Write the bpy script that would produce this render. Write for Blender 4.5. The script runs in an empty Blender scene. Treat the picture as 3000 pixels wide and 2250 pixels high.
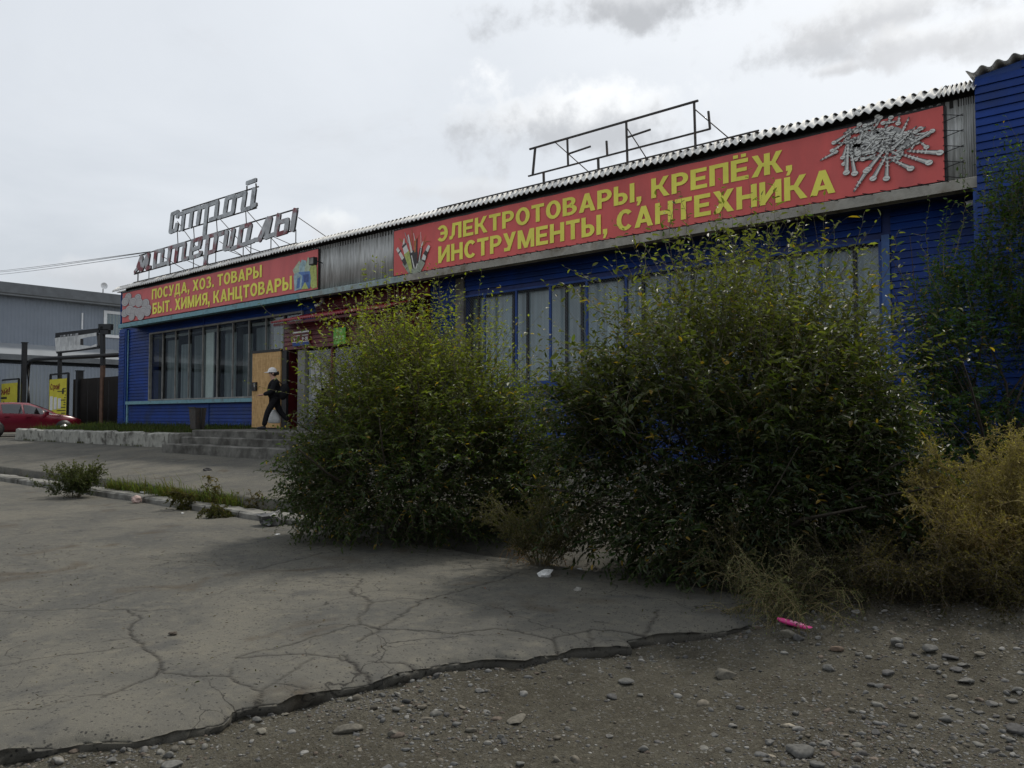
import bpy, bmesh, math, random
import numpy as np
from mathutils import Vector, Matrix, noise
random.seed(7); RNG = np.random.default_rng(7)
SC = bpy.context.scene
COL = SC.collection
R = math.radians

# ------------------------------------------------------------------ camera
EYE = 1.55; YAW = 40.7; PITCH = 2.35; FPX = 2341.0
cam = bpy.data.cameras.new('camera'); cam.sensor_width = 36; cam.lens = 36*FPX/3000
cam.clip_start = .05; cam.clip_end = 2000
camo = bpy.data.objects.new('camera', cam); COL.objects.link(camo)
camo.location = (0, 0, EYE); camo.rotation_euler = (R(90+PITCH), 0, R(YAW)); SC.camera = camo
_t, _p = R(YAW), R(PITCH)
FW = Vector((-math.sin(_t)*math.cos(_p), math.cos(_t)*math.cos(_p), math.sin(_p)))
RT = Vector((math.cos(_t), math.sin(_t), 0)); UP = RT.cross(FW); OC = Vector((0, 0, EYE))
def ray(px, py): return FW + RT*((px-1500)/FPX) - UP*((py-1125)/FPX)
def oy(px, py, Y): r = ray(px, py); return OC + r*(Y/r.y)
def ox(px, py, X): r = ray(px, py); return OC + r*(X/r.x)
def oz(px, py, Z): r = ray(px, py); return OC + r*((Z-EYE)/r.z)
def crop(s, x0, y0): return lambda x, y: (x0+x/s, y0+y/s)

# ------------------------------------------------------------------ sky and sun
SUN_AZ = -1.0      # degrees right of the facade normal (+Y)
SUN_EL = 53.0
sd = Vector((math.sin(R(SUN_AZ))*math.cos(R(SUN_EL)), math.cos(R(SUN_AZ))*math.cos(R(SUN_EL)), math.sin(R(SUN_EL))))
W = bpy.data.worlds.new('World'); SC.world = W; W.use_nodes = True
nt = W.node_tree; N = nt.nodes; L = nt.links
for n in list(N): N.remove(n)
def wn(t, **k):
    n = N.new(t)
    for a, b in k.items(): setattr(n, a, b)
    return n
def wm(op, a, b=None, c=None, clamp=False):
    n = N.new('ShaderNodeMath'); n.operation = op; n.use_clamp = clamp
    for i, v in enumerate((a, b, c)):
        if v is None: continue
        if isinstance(v, (int, float)): n.inputs[i].default_value = v
        else: L.new(v, n.inputs[i])
    return n.outputs[0]
def wv(op, a, b=None):
    n = N.new('ShaderNodeVectorMath'); n.operation = op
    for i, v in enumerate((a, b)):
        if v is None: continue
        if isinstance(v, (tuple, list, Vector)): n.inputs[i].default_value = tuple(v)
        else: L.new(v, n.inputs[i])
    return n
def wmix(f, a, b):
    n = N.new('ShaderNodeMix'); n.data_type = 'RGBA'
    for s, v in ((n.inputs['Factor'], f), (n.inputs['A'], a), (n.inputs['B'], b)):
        if isinstance(v, (int, float)): s.default_value = v
        elif isinstance(v, tuple): s.default_value = v + (1,)
        else: L.new(v, s)
    return n.outputs['Result']
def wstep(v, a, b):
    n = N.new('ShaderNodeMapRange'); n.interpolation_type = 'SMOOTHSTEP'
    L.new(v, n.inputs[0]); n.inputs[1].default_value = a; n.inputs[2].default_value = b
    return n.outputs[0]
tc = wn('ShaderNodeTexCoord'); dirv = tc.outputs['Generated']
sep = wn('ShaderNodeSeparateXYZ'); L.new(dirv, sep.inputs[0])
zz = wm('ADD', wm('MAXIMUM', sep.outputs[2], 0.0), 0.22)
pl = wn('ShaderNodeCombineXYZ'); L.new(wm('DIVIDE', sep.outputs[0], zz), pl.inputs[0]); L.new(wm('DIVIDE', sep.outputs[1], zz), pl.inputs[1])
def wnoise(vec, scale, detail, rough=.55, dist=0):
    n = N.new('ShaderNodeTexNoise'); L.new(vec, n.inputs['Vector']); n.inputs['Scale'].default_value = scale
    n.inputs['Detail'].default_value = detail; n.inputs['Roughness'].default_value = rough; n.inputs['Distortion'].default_value = dist
    return n.outputs['Fac']
n1 = wnoise(pl.outputs[0], 1.1, 7, .55, .4)
n2 = wnoise(pl.outputs[0], 3.2, 8, .6, .2)
n3 = wnoise(dirv, 22, 8, .6)
n4 = wnoise(dirv, 9, 6, .55)
glow = wm('POWER', wm('MAXIMUM', wv('DOT_PRODUCT', dirv, sd).outputs['Value'], 0.0), 2.8)
sky = wn('ShaderNodeTexSky', sky_type='NISHITA', sun_disc=False)
sky.sun_elevation = R(SUN_EL); sky.sun_rotation = R(SUN_AZ); sky.dust_density = 3; sky.air_density = 1.2
# thin veil over everything, whiter towards the sun
veil = wmix(wstep(n1, .30, .72), (5.15, 5.5, 5.95), (6.7, 7.0, 7.4))
veil = wmix(wm('MULTIPLY', glow, 1.0, clamp=True), veil, (8.9, 9.15, 9.35))
base = wmix(.88, sky.outputs[0], veil)
patch = wm('MULTIPLY', wstep(n2, .56, .74), wm('ADD', wm('MULTIPLY', glow, .6), .08))
base = wmix(patch, base, (5.2, 5.35, 5.6))
# single clouds: (pixel centre, half sizes, lightness top, lightness bottom)
clouds = [(1650, 370, 380, 125, (8.8, 8.95, 9.1), (4.9, 5.1, 5.4), .95),
          (1860, 10, 330, 85, (6.6, 6.75, 7.0), (4.3, 4.45, 4.7), .9),
          (2360, 140, 185, 80, (6.9, 7.0, 7.2), (4.9, 5.05, 5.3), .85),
          (2660, 20, 420, 62, (7.6, 7.7, 7.8), (5.4, 5.5, 5.7), .8),
          (2700, 125, 150, 62, (8.0, 8.1, 8.2), (5.8, 5.9, 6.1), .8),
          (2930, 110, 150, 75, (8.2, 8.3, 8.4), (5.9, 6.0, 6.2), .75),
          (2440, 205, 80, 20, (7.0, 7.1, 7.3), (5.6, 5.7, 5.9), .75),
          (965, 668, 80, 58, (8.2, 8.4, 8.5), (6.3, 6.5, 6.8), .8),
          (270, 805, 220, 55, (6.4, 6.6, 6.9), (5.2, 5.4, 5.7), .75),
          (1330, 560, 190, 40, (6.9, 7.1, 7.3), (5.9, 6.05, 6.3), .6)]
out = base
for (px, py, hw, hh, ctop, cbot, op) in clouds:
    c = ray(px, py).normalized(); rr = Vector((c.y, -c.x, 0)).normalized(); uu = rr.cross(c)
    df = wv('SUBTRACT', dirv, c).outputs[0]
    a = wm('DIVIDE', wv('DOT_PRODUCT', df, rr).outputs['Value'], hw/FPX)
    b = wm('DIVIDE', wv('DOT_PRODUCT', df, uu).outputs['Value'], hh/FPX)
    front = wm('GREATER_THAN', wv('DOT_PRODUCT', dirv, c).outputs['Value'], .5)
    rad = wm('SQRT', wm('ADD', wm('MULTIPLY', a, a), wm('MULTIPLY', b, b)))
    rad = wm('ADD', rad, wm('ADD', wm('MULTIPLY', wm('SUBTRACT', n3, .5), 2.2), wm('MULTIPLY', wm('SUBTRACT', n4, .5), 2.0)))
    m = wm('SUBTRACT', 1.0, wstep(rad, .25, 1.1))
    m = wm('MULTIPLY', wm('MULTIPLY', m, front), op)
    sh = wstep(wm('ADD', b, wm('MULTIPLY', wm('SUBTRACT', n3, .5), 2.0)), -.35, .75)
    out = wmix(m, out, wmix(sh, cbot, ctop))
bg = wn('ShaderNodeBackground'); bg.inputs[1].default_value = .1; L.new(out, bg.inputs[0])
wo = wn('ShaderNodeOutputWorld'); L.new(bg.outputs[0], wo.inputs[0])

sl = bpy.data.lights.new('sun', 'SUN'); sl.energy = 2.2; sl.angle = R(4); sl.color = (1, .95, .86)
so = bpy.data.objects.new('sun', sl); COL.objects.link(so); so.rotation_euler = (-sd).to_track_quat('-Z', 'Y').to_euler(); so.location = (0, 0, 30)
SC.cycles.max_bounces = 7; SC.cycles.diffuse_bounces = 3; SC.cycles.glossy_bounces = 3; SC.cycles.transmission_bounces = 4; SC.cycles.transparent_max_bounces = 8
vs = SC.view_settings; vs.view_transform = 'Standard'; vs.look = 'None'; vs.exposure = 0.25; vs.gamma = 1; vs.use_curve_mapping = False

# ------------------------------------------------------------------ materials
def lin(c): return tuple((v/12.92 if v <= .04045 else ((v+.055)/1.055)**2.4) for v in c)
def mat(name, col, rough=.75, var=.25, scale=6, bump=0.0, bscale=60, metallic=0, spec=.4, rnd=.0, dirt=None, dscale=2.5, dlo=.5, dhi=.7, stretch=None, sheen=0):
    m = bpy.data.materials.new(name); m.use_nodes = True; t = m.node_tree; n = t.nodes; l = t.links
    bs = n['Principled BSDF']; bs.inputs['Roughness'].default_value = rough; bs.inputs['Metallic'].default_value = metallic
    bs.inputs['Specular IOR Level'].default_value = spec
    geo = n.new('ShaderNodeNewGeometry'); pos = geo.outputs['Position']
    if stretch:
        mp = n.new('ShaderNodeMapping'); mp.inputs['Scale'].default_value = stretch; l.new(pos, mp.inputs[0]); pos2 = mp.outputs[0]
    else: pos2 = pos
    def nz(sc, det, src=pos2):
        q = n.new('ShaderNodeTexNoise'); l.new(src, q.inputs['Vector']); q.inputs['Scale'].default_value = sc; q.inputs['Detail'].default_value = det; q.inputs['Roughness'].default_value = .6
        return q.outputs['Fac']
    def mix(f, a, b):
        q = n.new('ShaderNodeMix'); q.data_type = 'RGBA'
        for s_, v in ((q.inputs['Factor'], f), (q.inputs['A'], a), (q.inputs['B'], b)):
            if isinstance(v, (int, float)): s_.default_value = v
            elif isinstance(v, tuple): s_.default_value = v + (1,)
            else: l.new(v, s_)
        return q.outputs['Result']
    def rng(v, a, b):
        q = n.new('ShaderNodeMapRange'); l.new(v, q.inputs[0]); q.inputs[1].default_value = a; q.inputs[2].default_value = b; return q.outputs[0]
    lo = tuple(max(0, v*(1-var)) for v in col); hi = tuple(min(1, v*(1+var)) for v in col)
    c = mix(rng(nz(scale, 5), .3, .7), lo, hi)
    if dirt is not None: c = mix(rng(nz(dscale, 7), dlo, dhi), c, dirt)
    if rnd:
        oi = n.new('ShaderNodeObjectInfo'); q = n.new('ShaderNodeHueSaturation'); l.new(c, q.inputs['Color'])
        l.new(rng_out(n, l, oi.outputs['Random'], 1-rnd, 1+rnd), q.inputs['Value']); c = q.outputs[0]
    l.new(c, bs.inputs['Base Color'])
    if bump:
        b = n.new('ShaderNodeBump'); b.inputs['Strength'].default_value = min(1, bump); b.inputs['Distance'].default_value = .01*max(1, bump)
        l.new(nz(bscale, 6, pos), b.inputs['Height']); l.new(b.outputs[0], bs.inputs['Normal'])
    m['bs'] = 1
    return m
def rng_out(n, l, v, lo, hi):
    q = n.new('ShaderNodeMapRange'); l.new(v, q.inputs[0]); q.inputs[3].default_value = lo; q.inputs[4].default_value = hi; return q.outputs[0]

M = {}
M['blue'] = mat('blue_siding_paint', (.004, .034, .195), .5, .25, 1.5, .15, 40, rnd=.14, spec=.25, dirt=(.012, .030, .10), dscale=1.6, dlo=.48, dhi=.78)
M['blue_trim'] = mat('blue_trim_paint', (.010, .050, .22), .55, .2, 3, .15)
M['teal'] = mat('pale_teal_paint', (.17, .33, .38), .65, .25, 4, .2, dirt=(.10, .12, .12), dscale=4, dlo=.52, dhi=.75)
M['red'] = mat('dark_red_siding_paint', (.115, .010, .014), .5, .2, 2, .15, rnd=.12, dirt=(.05, .012, .014), dlo=.5, dhi=.75)
M['redroof'] = mat('red_corrugated_roof_paint', (.20, .012, .02), .45, .2, 4, .1)
M['slate'] = mat('asbestos_slate', (.66, .65, .62), .85, .15, 9, .3, 70, rnd=.1, dirt=(.34, .33, .30), dscale=3, dlo=.52, dhi=.78)
M['slate_dark'] = mat('weathered_slate', (.16, .155, .145), .9, .3, 5, .3)
M['zinc'] = mat('weathered_galvanised_sheet', (.50, .505, .49), .55, .22, 3, .15, 30, metallic=.25, rnd=.14, dirt=(.27, .265, .245), dscale=2.2, dlo=.48, dhi=.72, stretch=(6, 6, .7))
M['conc'] = mat('stained_concrete', (.19, .185, .165), .92, .3, 5, .5, 50, dirt=(.075, .07, .058), dscale=2.2, dlo=.44, dhi=.66)
M['ledge'] = mat('ledge_concrete', (.33, .315, .275), .9, .25, 5, .4, 50, dirt=(.13, .105, .07), dscale=2.5, dlo=.5, dhi=.7)
M['kerb'] = mat('kerb_concrete', (.185, .18, .16), .92, .3, 5, .5, 50, dirt=(.075, .07, .058), dscale=2.6, dlo=.46, dhi=.66)
M['stepc'] = mat('worn_step_concrete', (.135, .13, .115), .92, .35, 5, .6, 40, dirt=(.05, .047, .04), dscale=2.4, dlo=.42, dhi=.62)
M['tar'] = mat('roof_bitumen', (.035, .034, .033), .85, .3, 5, .3)
M['steel'] = mat('rusty_dark_steel', (.045, .040, .036), .65, .4, 12, .3, dirt=(.085, .045, .025), dscale=9, dlo=.55, dhi=.75)
M['black'] = mat('black_paint', (.012, .012, .013), .5, .3, 6, .1)
M['frame'] = mat('window_frame_paint', (.22, .215, .20), .6, .25, 6, .2, dirt=(.10, .095, .09), dlo=.5, dhi=.75)
M['room'] = mat('shop_interior', (.035, .037, .038), .9, .4, 1.2)
M['roompale'] = mat('interior_pale_column', (.30, .31, .29), .9, .15, 3)
M['bannerR'] = mat('red_banner_vinyl', (.68, .125, .115), .55, .12, .8, .5, 2.2, spec=.3, dirt=(.52, .11, .105), dscale=1.0, dlo=.46, dhi=.75, stretch=(1.6, 1, .5))
M['bannerR1'] = mat('faded_red_banner_vinyl', (.64, .15, .148), .6, .1, .8, .4, 2.2, spec=.3, dirt=(.50, .13, .13), dscale=1.0, dlo=.48, dhi=.78, stretch=(1.6, 1, .5))
M['letterY'] = mat('yellow_print', (.86, .80, .12), .6, .1, 2)
M['printL'] = mat('print_light_grey', (.68, .68, .64), .6, .2, 14)
M['printM'] = mat('print_mid_grey', (.36, .36, .35), .6, .25, 18)
M['printD'] = mat('print_dark_grey', (.055, .05, .05), .6, .3, 14)
M['printB'] = mat('print_blue', (.10, .19, .42), .6, .3, 9)
M['printC'] = mat('print_pale_cyan', (.32, .45, .48), .6, .3, 9)
M['printG'] = mat('print_yellow_green', (.42, .48, .14), .6, .3, 12)
M['printO'] = mat('print_orange', (.45, .18, .06), .6, .3, 12)
M['roofsign'] = mat('peeling_sign_sheet', (.52, .545, .56), .65, .2, 4, .3, 30, dirt=(.27, .28, .29), dscale=5, dlo=.47, dhi=.66)
M['roofsign2'] = mat('peeling_red_sign_sheet', (.45, .46, .47), .65, .25, 4, .3, 30, dirt=(.24, .07, .08), dscale=2.2, dlo=.50, dhi=.60)
M['signedge'] = mat('sign_side_sheet', (.05, .05, .052), .7, .3, 6)
M['greywall'] = mat('grey_profiled_sheet', (.215, .245, .29), .5, .08, .8, .1, spec=.4)
M['greyroof'] = mat('grey_roof_edge', (.13, .14, .15), .6, .2, 2)
M['paleledge'] = mat('pale_metal_ledge', (.23, .245, .26), .5, .12, 1)
M['pvc'] = mat('white_pvc', (.75, .76, .77), .4, .06, 5)
M['white'] = mat('white_paint', (.72, .72, .70), .6, .1, 8)
M['limewash'] = mat('whitewashed_concrete', (.30, .295, .26), .95, .25, 4, .6, 30, dirt=(.085, .08, .068), dscale=3.2, dlo=.50, dhi=.66)
M['soil'] = mat('dirt', (.066, .058, .041), .97, .5, 5, 1.0, 60, spec=.12, dirt=(.036, .032, .024), dscale=1.3, dlo=.42, dhi=.62)
M['yellow'] = mat('yellow_sign_board', (.62, .55, .05), .6, .12, 2)
M['signred'] = mat('dark_red_print', (.22, .03, .02), .6, .1)
M['ink'] = mat('black_print', (.03, .028, .02), .6, .1)
M['green'] = mat('green_sign_board', (.13, .42, .05), .6, .15, 5)
M['paleG'] = mat('pale_green_print', (.40, .62, .24), .6, .15, 5)
M['rubber'] = mat('tyre_rubber', (.018, .018, .018), .85, .2)
M['carpaint'] = mat('red_car_paint', (.13, .006, .016), .25, .05, 3, spec=.6)
M['chrome'] = mat('alloy', (.45, .45, .45), .35, .1, metallic=.8)
M['headlamp'] = mat('headlamp_lens', (.5, .5, .52), .1, .05, spec=.8)
M['fence'] = mat('dark_brown_sheet', (.014, .012, .011), .8, .2, 2, .1, spec=.1)
M['bark'] = mat('bark', (.055, .045, .034), .9, .35, 20, .5)
M['twig'] = mat('young_twig', (.10, .085, .05), .8, .3, 20)
M['straw'] = mat('dry_stem', (.21, .165, .080), .9, .3, 20)
M['skin'] = mat('skin', (.42, .24, .17), .55, .08, 20)
M['cloth'] = mat('black_cloth', (.010, .010, .012), .85, .3, 20, .3, 200, spec=.2)
M['hair'] = mat('dark_hair', (.018, .012, .010), .5, .3, 60)
M['capw'] = mat('white_cotton', (.70, .68, .66), .85, .06, 20, .2, 200)
M['shoe'] = mat('dark_shoe', (.015, .015, .016), .6, .2)
M['pink'] = mat('magenta_plastic', (.62, .035, .22), .3, .15, 30, spec=.6)
M['paper'] = mat('white_litter', (.62, .62, .60), .8, .12, 30)
M['wire'] = mat('cable', (.10, .10, .10), .6, .1)

def osb():
    m = bpy.data.materials.new('osb_board'); m.use_nodes = True; n = m.node_tree.nodes; l = m.node_tree.links
    bs = n['Principled BSDF']; bs.inputs['Roughness'].default_value = .75
    g = n.new('ShaderNodeNewGeometry')
    cols = []
    prev = None
    for ang, sc in ((.5, (26, 26, 5)), (-.7, (5, 5, 24)), (1.2, (18, 18, 7))):
        mp = n.new('ShaderNodeMapping'); mp.inputs['Rotation'].default_value = (0, ang, 0); mp.inputs['Scale'].default_value = sc; l.new(g.outputs['Position'], mp.inputs[0])
        v = n.new('ShaderNodeTexVoronoi'); v.inputs['Scale'].default_value = 1.0; l.new(mp.outputs[0], v.inputs['Vector'])
        cr = n.new('ShaderNodeValToRGB'); cr.color_ramp.elements[0].color = (.29, .155, .05, 1); cr.color_ramp.elements[1].color = (.66, .43, .19, 1)
        l.new(v.outputs['Color'], cr.inputs[0])
        if prev is None: prev = cr.outputs[0]
        else:
            mx = n.new('ShaderNodeMix'); mx.data_type = 'RGBA'; mx.inputs['Factor'].default_value = .45; l.new(prev, mx.inputs['A']); l.new(cr.outputs[0], mx.inputs['B']); prev = mx.outputs['Result']
    l.new(prev, bs.inputs['Base Color']); return m
M['osb'] = osb()

def glass(name, tint, mixf, rough=.03):
    m = bpy.data.materials.new(name); m.use_nodes = True; n = m.node_tree.nodes; l = m.node_tree.links
    o = n['Material Output']; n.remove(n['Principled BSDF'])
    tr = n.new('ShaderNodeBsdfTransparent'); tr.inputs[0].default_value = tint + (1,)
    gl = n.new('ShaderNodeBsdfGlossy'); gl.inputs['Roughness'].default_value = rough; gl.inputs[0].default_value = (.9, .95, 1, 1)
    fr = n.new('ShaderNodeFresnel'); fr.inputs[0].default_value = 1.5
    g = n.new('ShaderNodeNewGeometry'); nz = n.new('ShaderNodeTexNoise'); nz.inputs['Scale'].default_value = 1.3; l.new(g.outputs['Position'], nz.inputs[0])
    bp = n.new('ShaderNodeBump'); bp.inputs['Strength'].default_value = .12; l.new(nz.outputs[0], bp.inputs['Height'])
    l.new(bp.outputs[0], gl.inputs['Normal'])
    mp = n.new('ShaderNodeMath'); mp.operation = 'MULTIPLY_ADD'; mp.inputs[1].default_value = 1.0; mp.inputs[2].default_value = mixf; l.new(fr.outputs[0], mp.inputs[0])
    bk = n.new('ShaderNodeMath'); bk.operation = 'SUBTRACT'; bk.inputs[0].default_value = 1; l.new(g.outputs['Backfacing'], bk.inputs[1])
    pr_ = n.new('ShaderNodeMath'); pr_.operation = 'MULTIPLY'; l.new(mp.outputs[0], pr_.inputs[0]); l.new(bk.outputs[0], pr_.inputs[1])
    mx = n.new('ShaderNodeMixShader'); l.new(pr_.outputs[0], mx.inputs[0]); l.new(tr.outputs[0], mx.inputs[1]); l.new(gl.outputs[0], mx.inputs[2]); l.new(mx.outputs[0], o.inputs[0])
    return m
M['glass'] = glass('shop_window_glass', (.86, .90, .90), .03)
M['carglass'] = glass('car_window_glass', (.10, .12, .12), .04)
M['frost'] = mat('dusty_milky_glass', (.17, .235, .26), .14, .45, .9, spec=.75, rnd=.3, dirt=(.33, .40, .41), dscale=.8, dlo=.42, dhi=.75, stretch=(7, 7, .35))

def leafmat(name, trans=.46, rough=.45, spec=.40):
    m = bpy.data.materials.new(name); m.use_nodes = True; n = m.node_tree.nodes; l = m.node_tree.links
    bs = n['Principled BSDF']; bs.inputs['Roughness'].default_value = rough; bs.inputs['Specular IOR Level'].default_value = spec
    at = n.new('ShaderNodeAttribute'); at.attribute_name = 'tint'
    l.new(at.outputs['Color'], bs.inputs['Base Color'])
    tl = n.new('ShaderNodeBsdfTranslucent')
    mm = n.new('ShaderNodeMix'); mm.data_type = 'RGBA'; mm.blend_type = 'MULTIPLY'; mm.inputs['Factor'].default_value = 1; mm.inputs['B'].default_value = (1.7, 1.9, .55, 1); l.new(at.outputs['Color'], mm.inputs['A'])
    l.new(mm.outputs['Result'], tl.inputs[0])
    mx = n.new('ShaderNodeMixShader'); mx.inputs[0].default_value = trans
    l.new(bs.outputs[0], mx.inputs[1]); l.new(tl.outputs[0], mx.inputs[2]); l.new(mx.outputs[0], n['Material Output'].inputs[0])
    return m
M['leaf'] = leafmat('elm_leaf'); M['dryleaf'] = leafmat('dry_weed_leaf', .3, .8, .1)

# ------------------------------------------------------------------ builders
ORG = {}
def tag(o, label, cat, group=None, kind=None):
    if label: o['label'] = label
    if cat: o['category'] = cat
    if group: o['group'] = group
    if kind: o['kind'] = kind
    return o
def thing(name, loc, label, cat, group=None, rz=0):
    o = bpy.data.objects.new(name, None); COL.objects.link(o); o.location = loc; o.rotation_euler = (0, 0, rz); o.empty_display_size = .2
    ORG[o.name] = Vector(loc); return tag(o, label, cat, group)
class MB:
    def __init__(s): s.v = []; s.f = []; s.mi = []; s.smooth = []
    def add(s, vs, fs, mi=0, sm=False):
        k = len(s.v); s.v += [tuple(v) for v in vs]
        for f in fs: s.f.append(tuple(i+k for i in f)); s.mi.append(mi); s.smooth.append(sm)
        return s
    def box(s, x0, x1, y0, y1, z0, z1, mi=0):
        x0, x1 = min(x0, x1), max(x0, x1); y0, y1 = min(y0, y1), max(y0, y1); z0, z1 = min(z0, z1), max(z0, z1)
        v = [(x, y, z) for z in (z0, z1) for y in (y0, y1) for x in (x0, x1)]
        return s.add(v, [(0, 2, 3, 1), (4, 5, 7, 6), (0, 1, 5, 4), (2, 6, 7, 3), (0, 4, 6, 2), (1, 3, 7, 5)], mi)
    def tube(s, pts, r, n=6, mi=0, cap=True, sm=True):
        pts = [Vector(p) for p in pts]; rs = r if isinstance(r, (list, tuple)) else [r]*len(pts)
        k = []; up = Vector((0, 0, 1))
        for i, p in enumerate(pts):
            d = (pts[min(i+1, len(pts)-1)] - pts[max(i-1, 0)]).normalized()
            a = d.cross(up)
            if a.length < .05: a = d.cross(Vector((1, 0, 0)))
            a.normalize(); b = d.cross(a)
            k += [p + (a*math.cos(2*math.pi*j/n) + b*math.sin(2*math.pi*j/n))*rs[i] for j in range(n)]
        fs = [(i*n+j, i*n+(j+1) % n, (i+1)*n+(j+1) % n, (i+1)*n+j) for i in range(len(pts)-1) for j in range(n)]
        if cap: fs += [tuple(range(n-1, -1, -1)), tuple((len(pts)-1)*n+j for j in range(n))]
        return s.add(k, fs, mi, sm)
    def bar(s, a, b, w, h=None, mi=0):       # square bar
        h = h or w; a = Vector(a); b = Vector(b); d = (b-a).normalized(); u = d.cross(Vector((0, 1, 0)))
        if u.length < .05: u = d.cross(Vector((1, 0, 0)))
        u.normalize(); t = d.cross(u); v = []
        for p in (a, b): v += [p+u*w/2+t*h/2, p-u*w/2+t*h/2, p-u*w/2-t*h/2, p+u*w/2-t*h/2]
        return s.add(v, [(0, 1, 5, 4), (1, 2, 6, 5), (2, 3, 7, 6), (3, 0, 4, 7), (3, 2, 1, 0), (4, 5, 6, 7)], mi)
    def prism(s, poly, y0, y1, mi=0, mside=None):   # polygon in XZ (list of (x,z)), extruded along Y
        n = len(poly); v = [(x, y0, z) for x, z in poly] + [(x, y1, z) for x, z in poly]
        s.add(v, [tuple(range(n)), tuple(range(2*n-1, n-1, -1))], mi)
        return s.add(v, [(i, n+i, n+(i+1) % n, (i+1) % n) for i in range(n)], mi if mside is None else mside)
    def disc(s, c, ax, az, n=18, mi=0):   # ellipse facing -Y
        return s.add([(c[0]+ax*math.cos(2*math.pi*i/n), c[1], c[2]+az*math.sin(2*math.pi*i/n)) for i in range(n)], [tuple(range(n))], mi)
    def mesh(s, name, mats, off=Vector((0, 0, 0))):
        me = bpy.data.meshes.new(name); me.from_pydata([tuple(Vector(v)-off) for v in s.v], [], s.f)
        for m in (mats if isinstance(mats, (list, tuple)) else [mats]): me.materials.append(m)
        me.polygons.foreach_set('material_index', s.mi); me.polygons.foreach_set('use_smooth', s.smooth)
        bm = bmesh.new(); bm.from_mesh(me); bmesh.ops.recalc_face_normals(bm, faces=bm.faces); bm.to_mesh(me); bm.free()
        return me
    def build(s, name, mats, parent=None, org=None, top=None):
        off = ORG[top.name] if top else (ORG[parent.name] if parent else (Vector(org) if org else Vector((0, 0, 0))))
        o = bpy.data.objects.new(name, s.mesh(name, mats, off)); COL.objects.link(o)
        if parent: o.parent = parent
        else: o.location = off
        ORG[o.name] = off
        return o
def inst(name, me, parent, loc, scale=(1, 1, 1), rot=None):
    o = bpy.data.objects.new(name, me); COL.objects.link(o); o.parent = parent
    o.location = Vector(loc) - (ORG[parent.name] if parent else Vector((0, 0, 0))); o.scale = scale
    if rot: o.rotation_euler = rot
    return o
def struct(o): o['kind'] = 'structure'; return o
def npmesh(name, V, F, mats, smooth=False, tint=None):
    me = bpy.data.meshes.new(name); V = np.asarray(V, np.float32); F = np.asarray(F, np.int32); k = F.shape[1]
    me.vertices.add(len(V)); me.vertices.foreach_set('co', V.ravel()); me.loops.add(F.size); me.loops.foreach_set('vertex_index', F.ravel())
    me.polygons.add(len(F)); me.polygons.foreach_set('loop_start', np.arange(0, F.size, k, dtype=np.int32)); me.polygons.foreach_set('loop_total', np.full(len(F), k, np.int32))
    me.polygons.foreach_set('use_smooth', np.full(len(F), smooth)); me.update(calc_edges=True)
    for m in (mats if isinstance(mats, (list, tuple)) else [mats]): me.materials.append(m)
    if tint is not None:
        a = me.color_attributes.new('tint', 'FLOAT_COLOR', 'POINT'); a.data.foreach_set('color', np.concatenate([tint, np.ones((len(tint), 1))], 1).astype(np.float32).ravel())
    return me
def grid_faces(nu, nv):
    i, j = np.meshgrid(np.arange(nu-1), np.arange(nv-1), indexing='ij'); a = (i*nv+j).ravel()
    return np.stack([a, a+nv, a+nv+1, a+1], 1)
def fbm(x, y, sc, seed=0, oct=4):
    r = np.random.default_rng(seed); z = np.zeros_like(x); amp = 1; tot = 0
    for o in range(oct):
        for k in range(5):
            a = r.uniform(0, 2*np.pi); f = sc*2**o*r.uniform(.7, 1.4); z = z + amp*np.sin((x*np.cos(a)+y*np.sin(a))*f*2*np.pi + r.uniform(0, 6.28))/2.2
        tot += amp; amp *= .5
    return z/tot

# ------------------------------------------------------------------ ground
def zplaza(Y): return np.where(Y < 10.6, .33+.0965*(np.asarray(Y)-6.65), .711)
def sstep(a, b, x): t = np.clip((x-a)/(b-a), 0, 1); return t*t*(3-2*t)
def gz(X, Y):
    X = np.asarray(X, float); Y = np.asarray(Y, float)
    ramp = sstep(4.6, 7.0, Y)*.34 + np.clip(Y-7.0, 0, 3.6)*.0965
    w = sstep(-2.75, -2.2, X)
    far = sstep(14.5, 20, Y)*.4
    return w*ramp + (1-w)*np.where(Y > 6.4, .0, 0.0) + far*(1-w)
def axis(lo, hi, f0, f1, fine, grow=1.18):
    a = list(np.arange(f0, f1+1e-6, fine)); s = fine
    while a[-1] < hi: s *= grow; a.append(a[-1]+s)
    s = fine; b = []
    c = f0
    while c > lo: s *= grow; c -= s; b.append(c)
    return np.array(b[::-1]+a)
gx = axis(-1300, 1300, -5, 1.2, .042); gy = axis(-1300, 1300, .6, 7.4, .042)
GX, GY = np.meshgrid(gx, gy, indexing='ij')
near = sstep(16, 9, np.hypot(GX, GY))
GZ = gz(GX, GY) + near*(.016*fbm(GX, GY, .45, 1) + .010*fbm(GX, GY, 2.2, 2) + .005*fbm(GX, GY, 7, 3, 3))
GZ = np.where((GX < -2.9) & (GY > 6.2), np.minimum(GZ, 0.0), GZ)
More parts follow.
